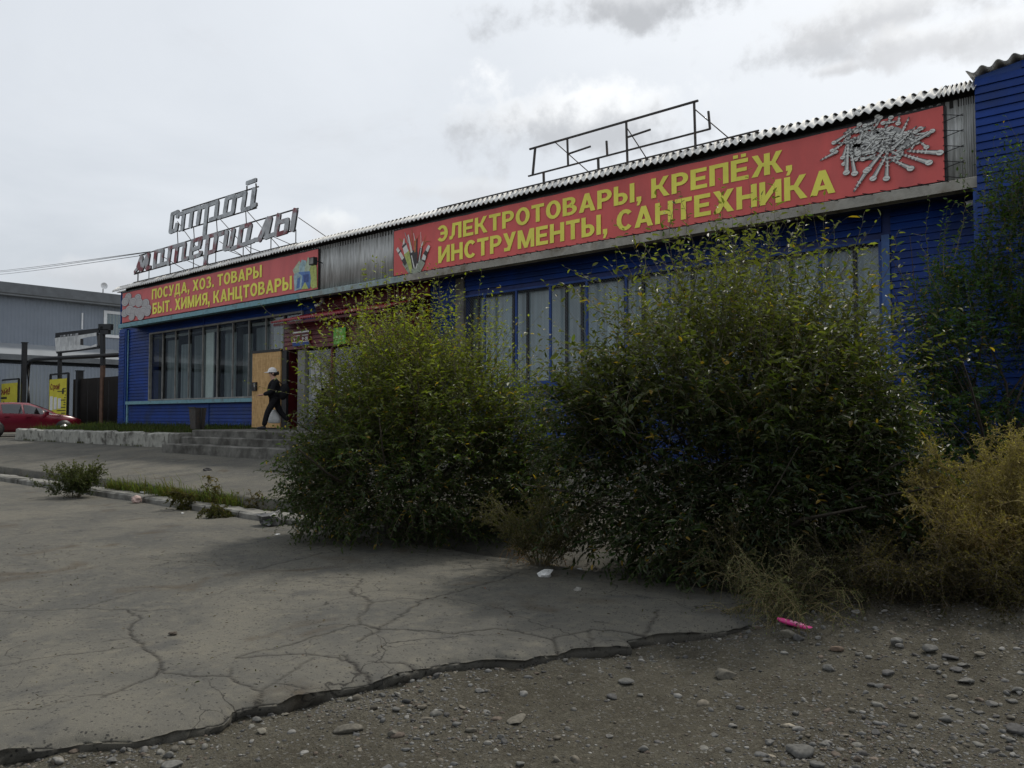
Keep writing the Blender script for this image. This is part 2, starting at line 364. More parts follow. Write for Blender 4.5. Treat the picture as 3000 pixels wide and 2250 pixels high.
def soil2():
    m = bpy.data.materials.new('gritty_dirt'); m.use_nodes = True; n = m.node_tree.nodes; l = m.node_tree.links
    bs = n['Principled BSDF']; bs.inputs['Roughness'].default_value = .97; bs.inputs['Specular IOR Level'].default_value = .12
    P = n.new('ShaderNodeNewGeometry').outputs['Position']
    def nz(sc, det=6): q = n.new('ShaderNodeTexNoise'); l.new(P, q.inputs[0]); q.inputs['Scale'].default_value = sc; q.inputs['Detail'].default_value = det; q.inputs['Roughness'].default_value = .65; return q.outputs['Fac']
    def rg(v, a, b, c=0, d=1): q = n.new('ShaderNodeMapRange'); l.new(v, q.inputs[0]); q.inputs[1].default_value = a; q.inputs[2].default_value = b; q.inputs[3].default_value = c; q.inputs[4].default_value = d; return q.outputs[0]
    def mix(f, a, b):
        q = n.new('ShaderNodeMix'); q.data_type = 'RGBA'
        for s_, v in ((q.inputs['Factor'], f), (q.inputs['A'], a), (q.inputs['B'], b)):
            if isinstance(v, tuple): s_.default_value = v + (1,)
            else: l.new(v, s_)
        return q.outputs['Result']
    c = mix(rg(nz(1.2), .35, .65), (.048, .043, .031), (.084, .078, .060))
    c = mix(rg(nz(6), .5, .72, 0, .7), c, (.040, .035, .026))
    c = mix(rg(nz(26, 5), .52, .70, 0, .8), c, (.115, .105, .080))
    c = mix(rg(nz(70, 4), .54, .66, 0, .85), c, (.022, .019, .014))
    v = n.new('ShaderNodeTexVoronoi'); v.inputs['Scale'].default_value = 85; l.new(P, v.inputs[0])
    c = mix(rg(v.outputs['Distance'], .26, .12, 0, .6), c, (.14, .135, .12))
    vg = n.new('ShaderNodeTexVoronoi'); vg.inputs['Scale'].default_value = 42; l.new(P, vg.inputs[0])
    sp = n.new('ShaderNodeSeparateColor'); l.new(vg.outputs['Color'], sp.inputs[0])
    pq = n.new('ShaderNodeMath'); pq.operation = 'MULTIPLY'; l.new(rg(sp.outputs[0], .55, .65), pq.inputs[0]); l.new(rg(vg.outputs['Distance'], .40, .30), pq.inputs[1])
    pm_ = n.new('ShaderNodeMath'); pm_.operation = 'MULTIPLY'; l.new(pq.outputs[0], pm_.inputs[0]); l.new(rg(nz(.9, 4), .40, .55), pm_.inputs[1])
    c = mix(pm_.outputs[0], c, mix(sp.outputs[1], (.062, .060, .055), (.150, .145, .130)))
    l.new(c, bs.inputs['Base Color'])
    b = n.new('ShaderNodeBump'); b.inputs['Strength'].default_value = .9; b.inputs['Distance'].default_value = .02; l.new(nz(45, 7), b.inputs['Height'])
    b2 = n.new('ShaderNodeBump'); b2.inputs['Strength'].default_value = .7; b2.inputs['Distance'].default_value = .006; l.new(v.outputs['Distance'], b2.inputs['Height']); b2.invert = True; l.new(b.outputs[0], b2.inputs['Normal']); l.new(b2.outputs[0], bs.inputs['Normal'])
    return m
M['soil2'] = soil2()
me = npmesh('ground', np.stack([GX.ravel(), GY.ravel(), GZ.ravel()], 1), grid_faces(len(gx), len(gy)), M['soil2'], True)
ground = bpy.data.objects.new('ground', me); COL.objects.link(ground); struct(ground)

def asphalt_mat():
    m = bpy.data.materials.new('worn_asphalt'); m.use_nodes = True; n = m.node_tree.nodes; l = m.node_tree.links
    bs = n['Principled BSDF']; bs.inputs['Roughness'].default_value = .92; bs.inputs['Specular IOR Level'].default_value = .25
    g = n.new('ShaderNodeNewGeometry'); P = g.outputs['Position']
    def nz(sc, det=6, d=0):
        q = n.new('ShaderNodeTexNoise'); l.new(P, q.inputs[0]); q.inputs['Scale'].default_value = sc; q.inputs['Detail'].default_value = det; q.inputs['Distortion'].default_value = d; return q.outputs['Fac']
    def mix(f, a, b):
        q = n.new('ShaderNodeMix'); q.data_type = 'RGBA'
        for s_, v in ((q.inputs['Factor'], f), (q.inputs['A'], a), (q.inputs['B'], b)):
            if isinstance(v, (int, float)): s_.default_value = v
            elif isinstance(v, tuple): s_.default_value = v + (1,)
            else: l.new(v, s_)
        return q.outputs['Result']
    def rg(v, a, b, c=0, d=1):
        q = n.new('ShaderNodeMapRange'); l.new(v, q.inputs[0]); q.inputs[1].default_value = a; q.inputs[2].default_value = b; q.inputs[3].default_value = c; q.inputs[4].default_value = d; return q.outputs[0]
    c = mix(rg(nz(.8, 8, .8), .34, .64), (.078, .076, .067), (.130, .121, .098))
    c = mix(rg(nz(2.6, 7, .3), .55, .72, 0, .75), c, (.060, .060, .057))
    c = mix(rg(nz(9, 5), .50, .75, 0, .45), c, (.18, .163, .122))
    c = mix(rg(nz(1.3, 5, 1.0), .60, .72, 0, .7), c, (.060, .043, .024))
    v = n.new('ShaderNodeTexVoronoi'); v.inputs['Scale'].default_value = 48; l.new(P, v.inputs[0])
    big = rg(nz(24, 3), .50, .60)
    mul = n.new('ShaderNodeMath'); mul.operation = 'MULTIPLY'; l.new(rg(v.outputs['Distance'], .42, .24), mul.inputs[0]); l.new(big, mul.inputs[1])
    c = mix(mul.outputs[0], c, (.018, .017, .016))
    v2 = n.new('ShaderNodeTexVoronoi'); v2.inputs['Scale'].default_value = 95; l.new(P, v2.inputs[0])
    c = mix(rg(v2.outputs['Distance'], .20, .08, 0, .6), c, (.24, .23, .20))
    v3 = n.new('ShaderNodeTexNoise'); v3.inputs['Scale'].default_value = 260; v3.inputs['Detail'].default_value = 2; l.new(P, v3.inputs[0])
    c = mix(rg(v3.outputs['Fac'], .40, .66, .0, .5), c, (.045, .045, .041))
    dn = n.new('ShaderNodeTexNoise'); dn.inputs['Scale'].default_value = 2.2; dn.inputs['Detail'].default_value = 6; l.new(P, dn.inputs[0])
    va = n.new('ShaderNodeVectorMath'); va.operation = 'MULTIPLY_ADD'; l.new(dn.outputs['Color'], va.inputs[0]); va.inputs[1].default_value = (.55, .55, .0); l.new(P, va.inputs[2])
    for sc_, wd_, lo_ in ((.85, .0042, .44), (2.1, .0065, .52)):
        vv = n.new('ShaderNodeTexVoronoi'); vv.feature = 'DISTANCE_TO_EDGE'; vv.inputs['Scale'].default_value = sc_; vv.voronoi_dimensions = '2D'; l.new(va.outputs[0], vv.inputs[0])
        q = n.new('ShaderNodeMath'); q.operation = 'MULTIPLY'; l.new(rg(vv.outputs['Distance'], wd_*1.6, wd_*.5, 0, .85), q.inputs[0]); l.new(rg(nz(1.1, 4), lo_, lo_+.1), q.inputs[1])
        c = mix(q.outputs[0], c, (.020, .018, .015))
    at = n.new('ShaderNodeAttribute'); at.attribute_name = 'tint'
    c = mix(at.outputs['Fac'], c, (.014, .012, .010))
    l.new(c, bs.inputs['Base Color'])
    b = n.new('ShaderNodeBump'); b.inputs['Strength'].default_value = .5; b.inputs['Distance'].default_value = .006; l.new(v3.outputs['Fac'], b.inputs['Height'])
    b2 = n.new('ShaderNodeBump'); b2.inputs['Strength'].default_value = .35; b2.inputs['Distance'].default_value = .02; l.new(nz(18, 5), b2.inputs['Height']); l.new(b.outputs[0], b2.inputs['Normal'])
    l.new(b2.outputs[0], bs.inputs['Normal'])
    return m
M['asphalt'] = asphalt_mat()

# broken edge of the slab: X as a function of Y
EY = [-4, -1, .6, 1.26, 1.54, 1.72, 1.89, 2.10, 2.22, 2.34, 2.42, 2.58, 2.8, 3.0, 3.25, 3.48, 3.74, 3.82, 3.94, 4.06, 4.2, 4.34, 4.42, 4.5, 4.62, 4.75, 5.01, 5.2, 5.42, 5.8, 6.2, 6.4]
EX = [-4.9, -4.4, -4.15, -4.09, -3.97, -3.80, -3.73, -3.70, -3.80, -3.78, -3.70, -3.68, -3.66, -3.60, -3.57, -3.50, -3.35, -3.20, -3.17, -3.13, -3.08, -2.93, -2.90, -2.84, -2.96, -2.90, -2.75, -2.62, -2.49, -2.42, -2.4, -2.4]
def edge(Y): return np.interp(Y, EY, EX) + .018*fbm(Y, Y*0, 1.6, 11) + .010*fbm(Y, Y*0, 6, 12)
sy = np.concatenate([np.arange(-4, .9, .12), np.arange(.9, 6.2, .014), [6.21]])
st = [0, .012, .026, .045]
while st[-1] < 4.6: st.append(st[-1]+.0145)
s_ = .025
while st[-1] < 60: s_ *= 1.14; st.append(st[-1]+s_)
st = np.array(st)
SY, ST = np.meshgrid(sy, st, indexing='ij'); SX = edge(SY) - ST
c5 = crop(2212/1200, 0, 1600); c6 = crop(2.212, 1000, 1600); c7 = crop(2.212, 2000, 1700)
CR = [(c5, [(0, 345), (200, 338), (440, 332), (690, 340), (800, 350)], .8), (c5, [(440, 332), (590, 290), (740, 250)], .6),
 (c5, [(690, 340), (760, 385), (710, 430), (705, 480), (740, 520), (820, 570), (870, 625), (870, 660), (810, 710), (640, 780), (550, 815)], 1.2),
 (c5, [(870, 655), (920, 685), (1050, 700), (1240, 695), (1310, 735), (1410, 770), (1380, 815)], 1.0), (c5, [(1410, 770), (1500, 715), (1690, 595)], .7),
 (c5, [(1270, 600), (1400, 590), (1600, 580), (1700, 580), (1830, 595), (1920, 635), (2000, 690)], 1.1), (c5, [(1270, 600), (1420, 560), (1600, 520), (1760, 475), (1940, 430)], .9),
 (c5, [(1240, 695), (1250, 650)], .6), (c5, [(550, 515), (700, 495), (760, 485)], .6), (c5, [(1500, 730), (1650, 750)], .8),
 (c5, [(1360, 135), (1500, 100), (1640, 70), (1750, 40)], .9), (c5, [(1690, 175), (1860, 175), (1960, 180), (1890, 260), (1970, 290), (2010, 315), (1950, 380), (1940, 430), (2050, 450)], 1.0),
 (c5, [(0, 640), (200, 600), (400, 580), (560, 565), (700, 540)], .5), (c5, [(0, 890), (200, 880), (400, 820), (550, 800)], .4),
 (c6, [(1150, 175), (1000, 235), (800, 290), (640, 330), (520, 365), (430, 435), (300, 510), (200, 570), (100, 620)], 1.3),
 (c6, [(50, 300), (150, 340), (190, 380), (270, 375), (400, 350), (520, 360)], .9),
 (c6, [(120, 515), (280, 545), (420, 545), (560, 555), (730, 575), (860, 555), (1000, 540), (1150, 555), (1280, 585), (1370, 605), (1480, 575), (1620, 540), (1750, 540), (1850, 545), (1970, 555)], 1.3),
 (c6, [(1370, 605), (1390, 640), (1400, 700)], 1.3), (c6, [(1600, 550), (1620, 640)], .9), (c6, [(1970, 560), (2020, 490), (2055, 420)], 1.2), (c6, [(1620, 490), (1750, 510)], .6),
 (c6, [(0, 695), (100, 760), (190, 840)], 1.2), (c6, [(190, 740), (400, 740), (500, 765), (620, 800)], .9)]
crk = np.zeros_like(SX); dep = np.zeros_like(SX)
rr = random.Random(3)
for cf, pts, wgt in CR:
    P = [oz(*cf(*p), .09) for p in pts]; Q = []
    for a, b in zip(P[:-1], P[1:]):
        n_ = max(2, int((b-a).length/.045))
        for i in range(n_):
            t = i/n_; q = a.lerp(b, t)
            if i: q = q + Vector((rr.gauss(0, .013), rr.gauss(0, .013), 0))
            Q.append(q)
    Q.append(P[-1])
    for a, b in zip(Q[:-1], Q[1:]):
        bx0, bx1 = min(a.x, b.x)-.1, max(a.x, b.x)+.1; by0, by1 = min(a.y, b.y)-.1, max(a.y, b.y)+.1
        msk = (SX > bx0) & (SX < bx1) & (SY > by0) & (SY < by1)
        if not msk.any(): continue
        x = SX[msk]; y = SY[msk]; dx, dy = b.x-a.x, b.y-a.y; L2 = dx*dx+dy*dy+1e-9
        t = np.clip(((x-a.x)*dx+(y-a.y)*dy)/L2, 0, 1); d = np.hypot(x-a.x-t*dx, y-a.y-t*dy)
        w_ = .0036*wgt + .0042
        crk[msk] = np.maximum(crk[msk], np.exp(-(d/w_)**2)*min(1, .65+.4*wgt)); dep[msk] = np.maximum(dep[msk], np.exp(-(d/(w_*1.2))**2)*.008*wgt)
CRK = 1
SZ = .09 + .012*sstep(2, 6.2, SY) + .010*fbm(SX, SY, .18, 5) + .004*fbm(SX, SY, 1.1, 6) + .0015*fbm(SX, SY, 6, 7, 3) - dep - .030*np.exp(-ST/.05)*(1+.8*fbm(SY, SY*0, 1.3, 15)) - .010*np.exp(-ST/.25)
TN = crk
V = np.stack([SX.ravel(), SY.ravel(), SZ.ravel()], 1); F = grid_faces(len(sy), len(st))
nst = len(st)
eb = []; rows = []
for k, (dx, z) in enumerate(((.012, .035), (.0, .0), (-.03, -.06))):
    j = .022*fbm(sy, sy*0, 3.5, 20+k)+.014*fbm(sy, sy*0, 11, 30+k)
    rows.append(np.stack([SX[:, 0]+dx+j, sy, np.full_like(sy, z)+.4*j], 1))
base0 = len(V); V = np.concatenate([V]+rows); tint = np.concatenate([TN.ravel(), np.full(len(sy)*3, .38)])
idx = [np.arange(len(sy))*nst] + [base0+k*len(sy)+np.arange(len(sy)) for k in range(3)]
for a, b in zip(idx[:-1], idx[1:]): F = np.concatenate([F, np.stack([a[:-1], a[1:], b[1:], b[:-1]], 1)])
me = npmesh('asphalt_yard', V, F[:, ::-1], M['asphalt'], True, np.repeat(tint[:, None], 3, 1))
o = bpy.data.objects.new('asphalt_yard', me); COL.objects.link(o); struct(o)

# upper paved forecourt, with a rough front edge
px_ = axis(-90, -2.35, -20, -2.45, .12); px_ = px_[px_ < -2.3]; py_ = np.concatenate([np.arange(6.66, 11, .12), [11.4, 12.2, 13.6, 15, 20, 40]])
PX, PY = np.meshgrid(px_, py_, indexing='ij'); PY = PY + np.where(PY < 6.7, .035*fbm(PX, PX*0, .5, 40)+.015*fbm(PX, PX*0, 2.3, 41), 0)
PZ = zplaza(PY) + (.012*fbm(PX, PY, .15, 8)+.004*fbm(PX, PY, 1.0, 9))*sstep(6.6, 7.2, PY)
rw0 = sstep(-8.3, -7.3, PX); PZ = PZ*(1-rw0)+rw0*np.minimum(PZ, .085+np.clip((PY-6.6)/1.9, 0, 1)*.42+np.clip(PY-8.5, 0, 9)*.1)
V = np.stack([PX.ravel(), PY.ravel(), PZ.ravel()], 1); F = grid_faces(len(px_), len(py_))
b0 = len(V); V = np.concatenate([V, np.stack([px_, PY[:, 0]-.02-.40*sstep(-8.3, -7.3, px_), np.full_like(px_, .02)], 1)])
a = np.arange(len(px_))*len(py_); b = b0+np.arange(len(px_)); F = np.concatenate([F, np.stack([b[:-1], b[1:], a[1:], a[:-1]], 1)])
tn = np.zeros((len(V), 3)); tn[b0:] = .5
me = npmesh('paved_forecourt', V, F, M['asphalt'], True, tn); o = bpy.data.objects.new('paved_forecourt', me); COL.objects.link(o); struct(o)

# kerb stones
kerb = struct(bpy.data.objects.new('kerb', None)); COL.objects.link(kerb); kerb.location = (-20, 6.4, .05); ORG[kerb.name] = Vector(kerb.location)
def rough_box(x0, x1, y0, y1, z0, z1, seg=.15, amp=.012, seed=0, bev=.03):
    n_ = max(2, int((x1-x0)/seg)); mb = MB(); prof = [(y0, z0), (y0, z1-bev), (y0+bev, z1), (y1-bev, z1), (y1, z1-bev), (y1, z0)]; m_ = len(prof); vs = []
    r_ = random.Random(seed)
    for i in range(n_+1):
        x = x0+(x1-x0)*i/n_
        for k, (y, z) in enumerate(prof):
            nn = noise.noise_vector(Vector((x*1.7+seed, y*3, z*3)))*amp*1.5 + Vector((0, r_.gauss(0, amp*.3), r_.gauss(0, amp*.3)))
            vs.append((x, y+nn.y, z+(nn.z if k not in (0, 5) else 0)))
    fs = [(i*m_+k, i*m_+k+1, (i+1)*m_+k+1, (i+1)*m_+k) for i in range(n_) for k in range(m_-1)] + [tuple(range(m_)), tuple(n_*m_+k for k in range(m_-1, -1, -1))]
    return mb.add(vs, fs)
x = -7.6; i = 0
while x > -48:
    rough_box(x-2.96, x, 6.23, 6.56+random.uniform(-.01, .01), .0, .205+random.uniform(-.012, .012), seed=i).build('kerb_stone', M['kerb'], kerb); x -= 3.0; i += 1
mb = rough_box(-48, -7.6, 6.5, 6.72, .0, .17, .3, .02, 77); o = mb.build('kerb_soil', M['soil'], kerb)

# ------------------------------------------------------------------ shop building
YW, YF, XL, XR = 13.6, 13.0, -31.7, -2.32
shop = thing('shop_building', (-16, 13.6, 1.0), 'long low blue-sided hardware shop with red banners along its fascia', 'shop building')
wl = MB()    # wall core, set behind the siding
def core(x0, x1, z0, z1, y0=YW+.02, y1=YW+.32): wl.box(x0, x1, y0, y1, z0, z1)
LW0, LW1, LZ0, LZ1 = -29.30, -19.75, 2.14, 4.58
RW0, RW1, RZ0, RZ1 = -13.15, -3.84, 2.28, 4.42
core(XL, LW0, .6, 5.0); core(LW0, LW1, .6, LZ0); core(LW0, LW1, LZ1, 5.0); core(LW1, RW0, .6, 5.0); core(RW0, RW1, .6, RZ0); core(RW0, RW1, RZ1, 5.0); core(RW1, XR, .6, 5.0)
wl.box(oy(355, 900, YF).x+.04, XR, YF+.1, YW+.32, 5.003, 6.2)
wall = wl.build('wall', mat('blue_wall_core', (.012, .03, .14), .6), shop)
rm = MB(); rm.box(XL+.2, XR, 18, 18.2, .8, 5); rm.box(XL+.2, XR, YW+.34, 18, .8, 1.2); rm.box(XL+.2, XR, YW+.34, 18, 4.95, 5.0); rm.box(XL, XL+.2, YW+.34, 18.2, .8, 5); rm.box(XR, XR+.2, YW+.34, 18.2, .8, 5)
rm.build('interior', M['room'], shop)
MB().box(oy(604, 1050, 13.70).x, oy(626, 1050, 13.70).x, 13.69, 13.73, 2.15, 4.40).build('interior_panel', mat('pale_panel', (.62, .62, .58), .8, .1, 3), shop)
for i, x in enumerate((-25.15, -22.9, -20.6)):
    MB().box(x, x+.42, 14.25, 14.65, 1.2, 4.9).build('interior_column', M['roompale' if i == 0 else 'room'], shop)
for x in (-27.9, -24, -21.6): MB().box(x, x+1.5, 16.2, 16.6, 1.2, 3.0).build('display_shelf', mat('shelf_goods', (.10, .11, .12), .8, .6, 3), shop)

# siding: horizontal lapped boards
PITCHB = .116
def board_mesh():
    mb = MB(); pr = [(0, 0), (-.030, .003), (-.026, .03), (-.010, PITCHB-.006), (0, PITCHB-.001)]
    n_ = len(pr); mb.add([(xx, y, z) for xx in (0, 1) for y, z in pr], [(k, (k+1) % n_, n_+(k+1) % n_, n_+k) for k in range(n_)] + [tuple(range(n_)), tuple(range(2*n_-1, n_-1, -1))]); return mb
BM_BLUE = board_mesh().mesh('siding_board', M['blue']); BM_RED = board_mesh().mesh('siding_board', M['red'])
def siding(x0, x1, z0, z1, Y, me, parent, pitch=PITCHB):
    k0 = math.ceil(z0/pitch-.5); z = k0*pitch
    while z < z1-.03:
        h = min(pitch, z1-z); inst('siding_board', me, parent, (x0, Y, z), (x1-x0, 1, h/PITCHB)); z += pitch
siding(XL+.62, LW0-.04, .95, 4.9, YW, BM_BLUE, wall)
siding(LW0-.04, -19.1, .95, LZ0-.14, YW, BM_BLUE, wall); siding(LW0-.04, -19.1, LZ1+.05, 4.9, YW, BM_BLUE, wall)
siding(-19.08, -14.36, .95, 4.9, YW, BM_RED, wall, .23)
siding(-14.34, RW0-.30, .95, 4.9, YW, BM_BLUE, wall)
siding(RW0-.02, RW1+.02, .75, RZ0-.09, YW, BM_BLUE, wall); siding(RW0-.02, RW1+.02, RZ1+.05, 4.9, YW, BM_BLUE, wall)
siding(RW1+.16, XR-.02, .75, 4.9, YW, BM_BLUE, wall)
# left end pilaster with its own siding
MB().box(XL, XL+.6, YW-.10, YW, .7, 4.92).build('corner_pilaster', M['blue_trim'], shop)
siding(XL+.01, XL+.5, .95, 4.85, YW-.1, BM_BLUE, wall)
MB().box(XL+.63, XL+.72, YW-.07, YW-.02, .95, 2.0).build('corner_trim', M['teal'], shop)
MB().tube([(XL+.68, YW-.06, 2.0), (XL+.68, YW-.06, 4.86)], .02).build('cable_conduit', M['teal'], shop)
MB().box(XL+.75, -19.15, YW-.16, YW+.02, LZ0-.125, LZ0-.012).build('window_sill', M['teal'], shop)
MB().box(RW0-.02, RW1+.14, YW-.12, YW+.02, RZ0-.08, RZ0-.005).build('window_sill', M['blue_trim'], shop)
for x in (-25.0, -21.9, -17.0): MB().box(x, x+.05, YW-.042, YW-.02, .9, LZ0-.14).build('siding_joint_strip', M['blue'], shop)
for x in (-25.4, -19.75): MB().box(x, x+.05, YW-.042, YW-.02, LZ1+.07, 4.9).build('siding_joint_strip', M['blue'], shop)
# left shop window
lwin = MB(); lwin.box(LW0-.04, LW1+.04, YW-.04, YW+.06, LZ1, LZ1+.06); lwin.box(LW0-.04, LW1+.04, YW-.04, YW+.06, LZ0, LZ0+.05); lwin.box(LW0-.04, LW0+.02, YW-.04, YW+.06, LZ0+.05, LZ1); lwin.box(LW1-.02, LW1+.04, YW-.04, YW+.06, LZ0+.05, LZ1)
lw = lwin.build('shop_window', M['frame'], shop)
STP = (LW1-LW0)/10
for i in range(1, 10): MB().box(LW0+i*STP-.022, LW0+i*STP+.022, YW-.012, YW+.035, LZ0+.05, LZ1).build('mullion', M['frame'], lw)
pm = MB().box(0, STP-.07, 0, .006, 0, LZ1-LZ0-.06).mesh('pane', M['glass'])
for i in range(10): inst('pane', pm, lw, (LW0+i*STP+.035, YW+.05, LZ0+.055), rot=(0, 0, random.uniform(-.008, .008)))
for i in range(10): MB().box(LW0+i*STP+.03, LW0+(i+1)*STP-.03, YW+.075, YW+.11, LZ1-.16-random.uniform(0, .05), LZ1-.10).build('transom', M['frame'] if i % 3 else M['black'], lw)
for i, (u0, u1, z1_, al) in enumerate(((1.05, 1.9, 4.3, .16), (2.1, 2.85, 4.1, .22), (3.05, 3.95, 4.35, .13), (5.15, 5.9, 4.3, .17), (6.3, 6.9, 4.2, .11), (7.1, 7.9, 4.35, .15), (8.1, 8.9, 4.3, .19))):
    MB().box(LW0+u0*STP, LW0+u1*STP, YW+.16+.01*i, YW+.17+.01*i, LZ0+.05, z1_).build('curtain', mat('dusty_curtain', (al, al*1.06, al*1.08), .8, .5, .9, stretch=(8, 8, .5)), lw)
# inner dark frames seen through the glass
for i in range(10):
    if i in (4, 5, 7): MB().box(LW0+i*STP+.62, LW0+i*STP+.72, YW+.25, YW+.32, LZ0, LZ1).build('inner_post', M['black'], lw)
# right shop window: dark inner frame, milky panes, outer blue grille with wire mesh
rwin = MB(); rwin.box(RW0, RW1, YW+.16, YW+.24, RZ1-.07, RZ1); rwin.box(RW0, RW1, YW+.16, YW+.24, RZ0, RZ0+.07); rwin.box(RW0, RW0+.07, YW+.16, YW+.24, RZ0+.07, RZ1-.07); rwin.box(RW1-.07, RW1, YW+.16, YW+.24, RZ0+.07, RZ1-.07)
rw = rwin.build('shop_window', M['black'], shop)
RST = (RW1-RW0)/9.65
posts = [RW1-i*RST for i in range(0, 10)]
inner = []
x = RW1-.07; k = 0
while x > RW0+.1:
    w_ = (.50, 1.43)[k % 2]*.72 if True else 0
    inner.append((max(RW0+.07, x-w_), x)); x -= w_+.055; k += 1
for a_, b_ in inner:
    MB().box(a_, b_, YW+.20, YW+.206, RZ0+.07, RZ1-.07).build('pane', M['frost'], rw)
    if a_ > RW0+.2: MB().box(a_-.055, a_, YW+.15, YW+.25, RZ0+.07, RZ1-.07).build('mullion', M['black'], rw)
gr = MB(); gr.box(RW0, RW1, YW-.03, YW+.02, RZ0+.0, RZ0+.05); gr.box(RW0, RW1, YW-.03, YW+.02, RZ1-.045, RZ1)
grille = gr.build('window_grille', M['blue_trim'], shop)
for i, x in enumerate(posts): MB().box(x-.028, x+.028, YW-.025, YW+.010, RZ0+.05, RZ1-.045).build('grille_post', M['blue_trim'], grille)
ms = MB(); wdt = RW1-RW0; hgt = RZ1-RZ0-.09; s0 = .05; r_ = .0022
for sgn in (1, -1):
    t = -hgt
    while t < wdt:
        xa, za, xb, zb = t, 0, t+hgt, hgt
        if xa < 0: za = -xa; xa = 0
        if xb > wdt: zb = wdt-t; xb = wdt
        if zb > za+.01:
            if sgn < 0: xa, xb = wdt-xa, wdt-xb
            p = Vector((RW0+xa, YW-.005+.004*sgn, RZ0+.05+za)); q = Vector((RW0+xb, YW-.005+.004*sgn, RZ0+.05+zb)); u = Vector((-(q-p).z, 0, (q-p).x)).normalized()*r_
            ms.add([p-u, q-u, q+u, p+u], [(0, 1, 2, 3)])
        t += s0*1.414
mo = ms.build('wire_mesh', mat('mesh_wire', (.13, .15, .17), .5), grille); mo['kind'] = 'stuff'
MB().box(RW0-.28, RW0-.01, YW-.06, YW+.1, .8, 4.85).build('concrete_column', M['conc'], shop)
MB().box(RW1+.03, RW1+.15, YW-.06, YW+.06, RZ0-.2, RZ1+.05).build('window_post', mat('pale_blue_trim', (.06, .13, .33), .6, .25, 4), shop)
MB().box(XR-.06, XR+.07, YF-.10, YF-.03, .8, 4.82).build('downpipe', M['blue_trim'], shop)

# fascia: concrete ledge, corrugated sheets, soffit
fx0, fx1 = oy(355, 900, YF).x, oy(2870, 500, YF-.05).x
rough_box(fx0, -18.9, YF-.09, YF+.12, 4.84, 4.985, .2, .004, 5, .012).build('ledge', M['teal'], shop)
rough_box(-18.9, -14.6, YF-.09, YF+.12, 4.84, 4.985, .2, .004, 6, .012).build('ledge', mat('faded_teal_paint', (.28, .36, .36), .8, .25, 4, .2, dirt=(.2, .19, .16)), shop)
rough_box(-14.6, fx1, YF-.09, YF+.12, 4.835, 4.995, .2, .006, 7, .012).build('ledge', M['ledge'], shop)
MB().box(fx0, fx1, YF+.121, YW+.02, 4.90, 4.97).build('soffit', mat('soffit_boards', (.03, .035, .06), .8), shop)
MB().box(fx0, fx0+.03, YF-.02, YW-.1, 4.99, 6.2).build('fascia_end', M['blue_trim'], shop)
def corr_mesh(width, height, pitch, amp, nm, m, thick=.008, sub=6, vertical=True):
    n_ = int(round(width/pitch*sub)); mb = MB(); vs = []
    for i in range(n_+1):
        x = width*i/n_; y = amp*math.cos(2*math.pi*x/pitch)
        for dy in (0, thick):
            vs += [(x, y+dy, 0), (x, y+dy, height)]
    fs = []
    for i in range(n_):
        a = i*4; b = a+4; fs += [(a, b, b+1, a+1), (a+2, a+3, b+3, b+2), (a, a+2, b+2, b), (a+1, b+1, b+3, a+3)]
    fs += [(0, 1, 3, 2), (n_*4, n_*4+2, n_*4+3, n_*4+1)]
    return mb.add(vs, fs, 0, True).mesh(nm, m)
fs_me = corr_mesh(.90, 1.2, .11, .018, 'fascia_sheet', M['zinc'])
x = fx0+.04; i = 0
while x < fx1-.02:
    w_ = min(.9, fx1-x)
    if not (-29.5 < x < -19.3 or -14.9 < x < -4.2): inst('fascia_sheet', fs_me, shop, (x, YF+.02+(i % 2)*.009, 5.0), (w_/.9, 1, 1))
    x += .87; i += 1
# eave: slate sheets
def slate_mesh(width, run, rise, pitch=.150, amp=.026, m=None, sub=8):
    n_ = int(round(width/pitch*sub)); mb = MB(); vs = []
    for i in range(n_+1):
        x = width*i/n_; dz = amp*math.cos(2*math.pi*x/pitch)
        for (yy, zz_) in ((0, 0), (run, rise)):
            vs += [(x, yy, zz_+dz), (x, yy, zz_+dz+.009)]
    fs = []
    for i in range(n_):
        a = i*4; b = a+4
        fs += [(a, b, b+1, a+1), (a+1, b+1, b+3, a+3), (a+2, a+3, b+3, b+2), (a, a+2, b+2, b)]
    fs += [(0, 1, 3, 2), (n_*4, n_*4+2, n_*4+3, n_*4+1)]
    return mb.add(vs, fs, 0, True).mesh('slate_sheet', m or M['slate'])
roof = MB().box(fx0-.1, fx1, YF+.2, 24, 6.2, 6.40).build('roof', M['tar'], shop)
sm_ = slate_mesh(1.20, .25, .195, amp=.028)
x = fx0-.45; i = 0
while x < fx1:
    w_ = min(1.2, fx1-x); inst('slate_sheet', sm_, roof, (x, YF-.17+random.uniform(-.012, .012), 6.245+(i % 2)*.010+random.uniform(-.004, .004)), (w_/1.2, 1, 1), (random.uniform(-.01, .01), 0, 0)); x += 1.17; i += 1
sm2 = slate_mesh(1.20, .8, .06, m=M['slate_dark'])
x = fx0-.4; i = 0
while x < fx1:
    w_ = min(1.2, fx1-x); inst('slate_sheet', sm2, roof, (x, YF+.06, 6.43+(i % 2)*.010), (w_/1.2, 1, 1)); x += 1.17; i += 1
MB().bar((fx0+1, YF+.0, 6.455), (-19.2, YF+.0, 6.455), .025).build('roof_batten', M['steel'], roof)
MB().bar((-13.5, YF+.0, 6.455), (-5.6, YF+.0, 6.455), .025).build('roof_batten', M['steel'], roof)
MB().box(fx0-.05, fx1, YF+.03, YF+.09, 6.10, 6.22).build('eave_board', M['tar'], roof)
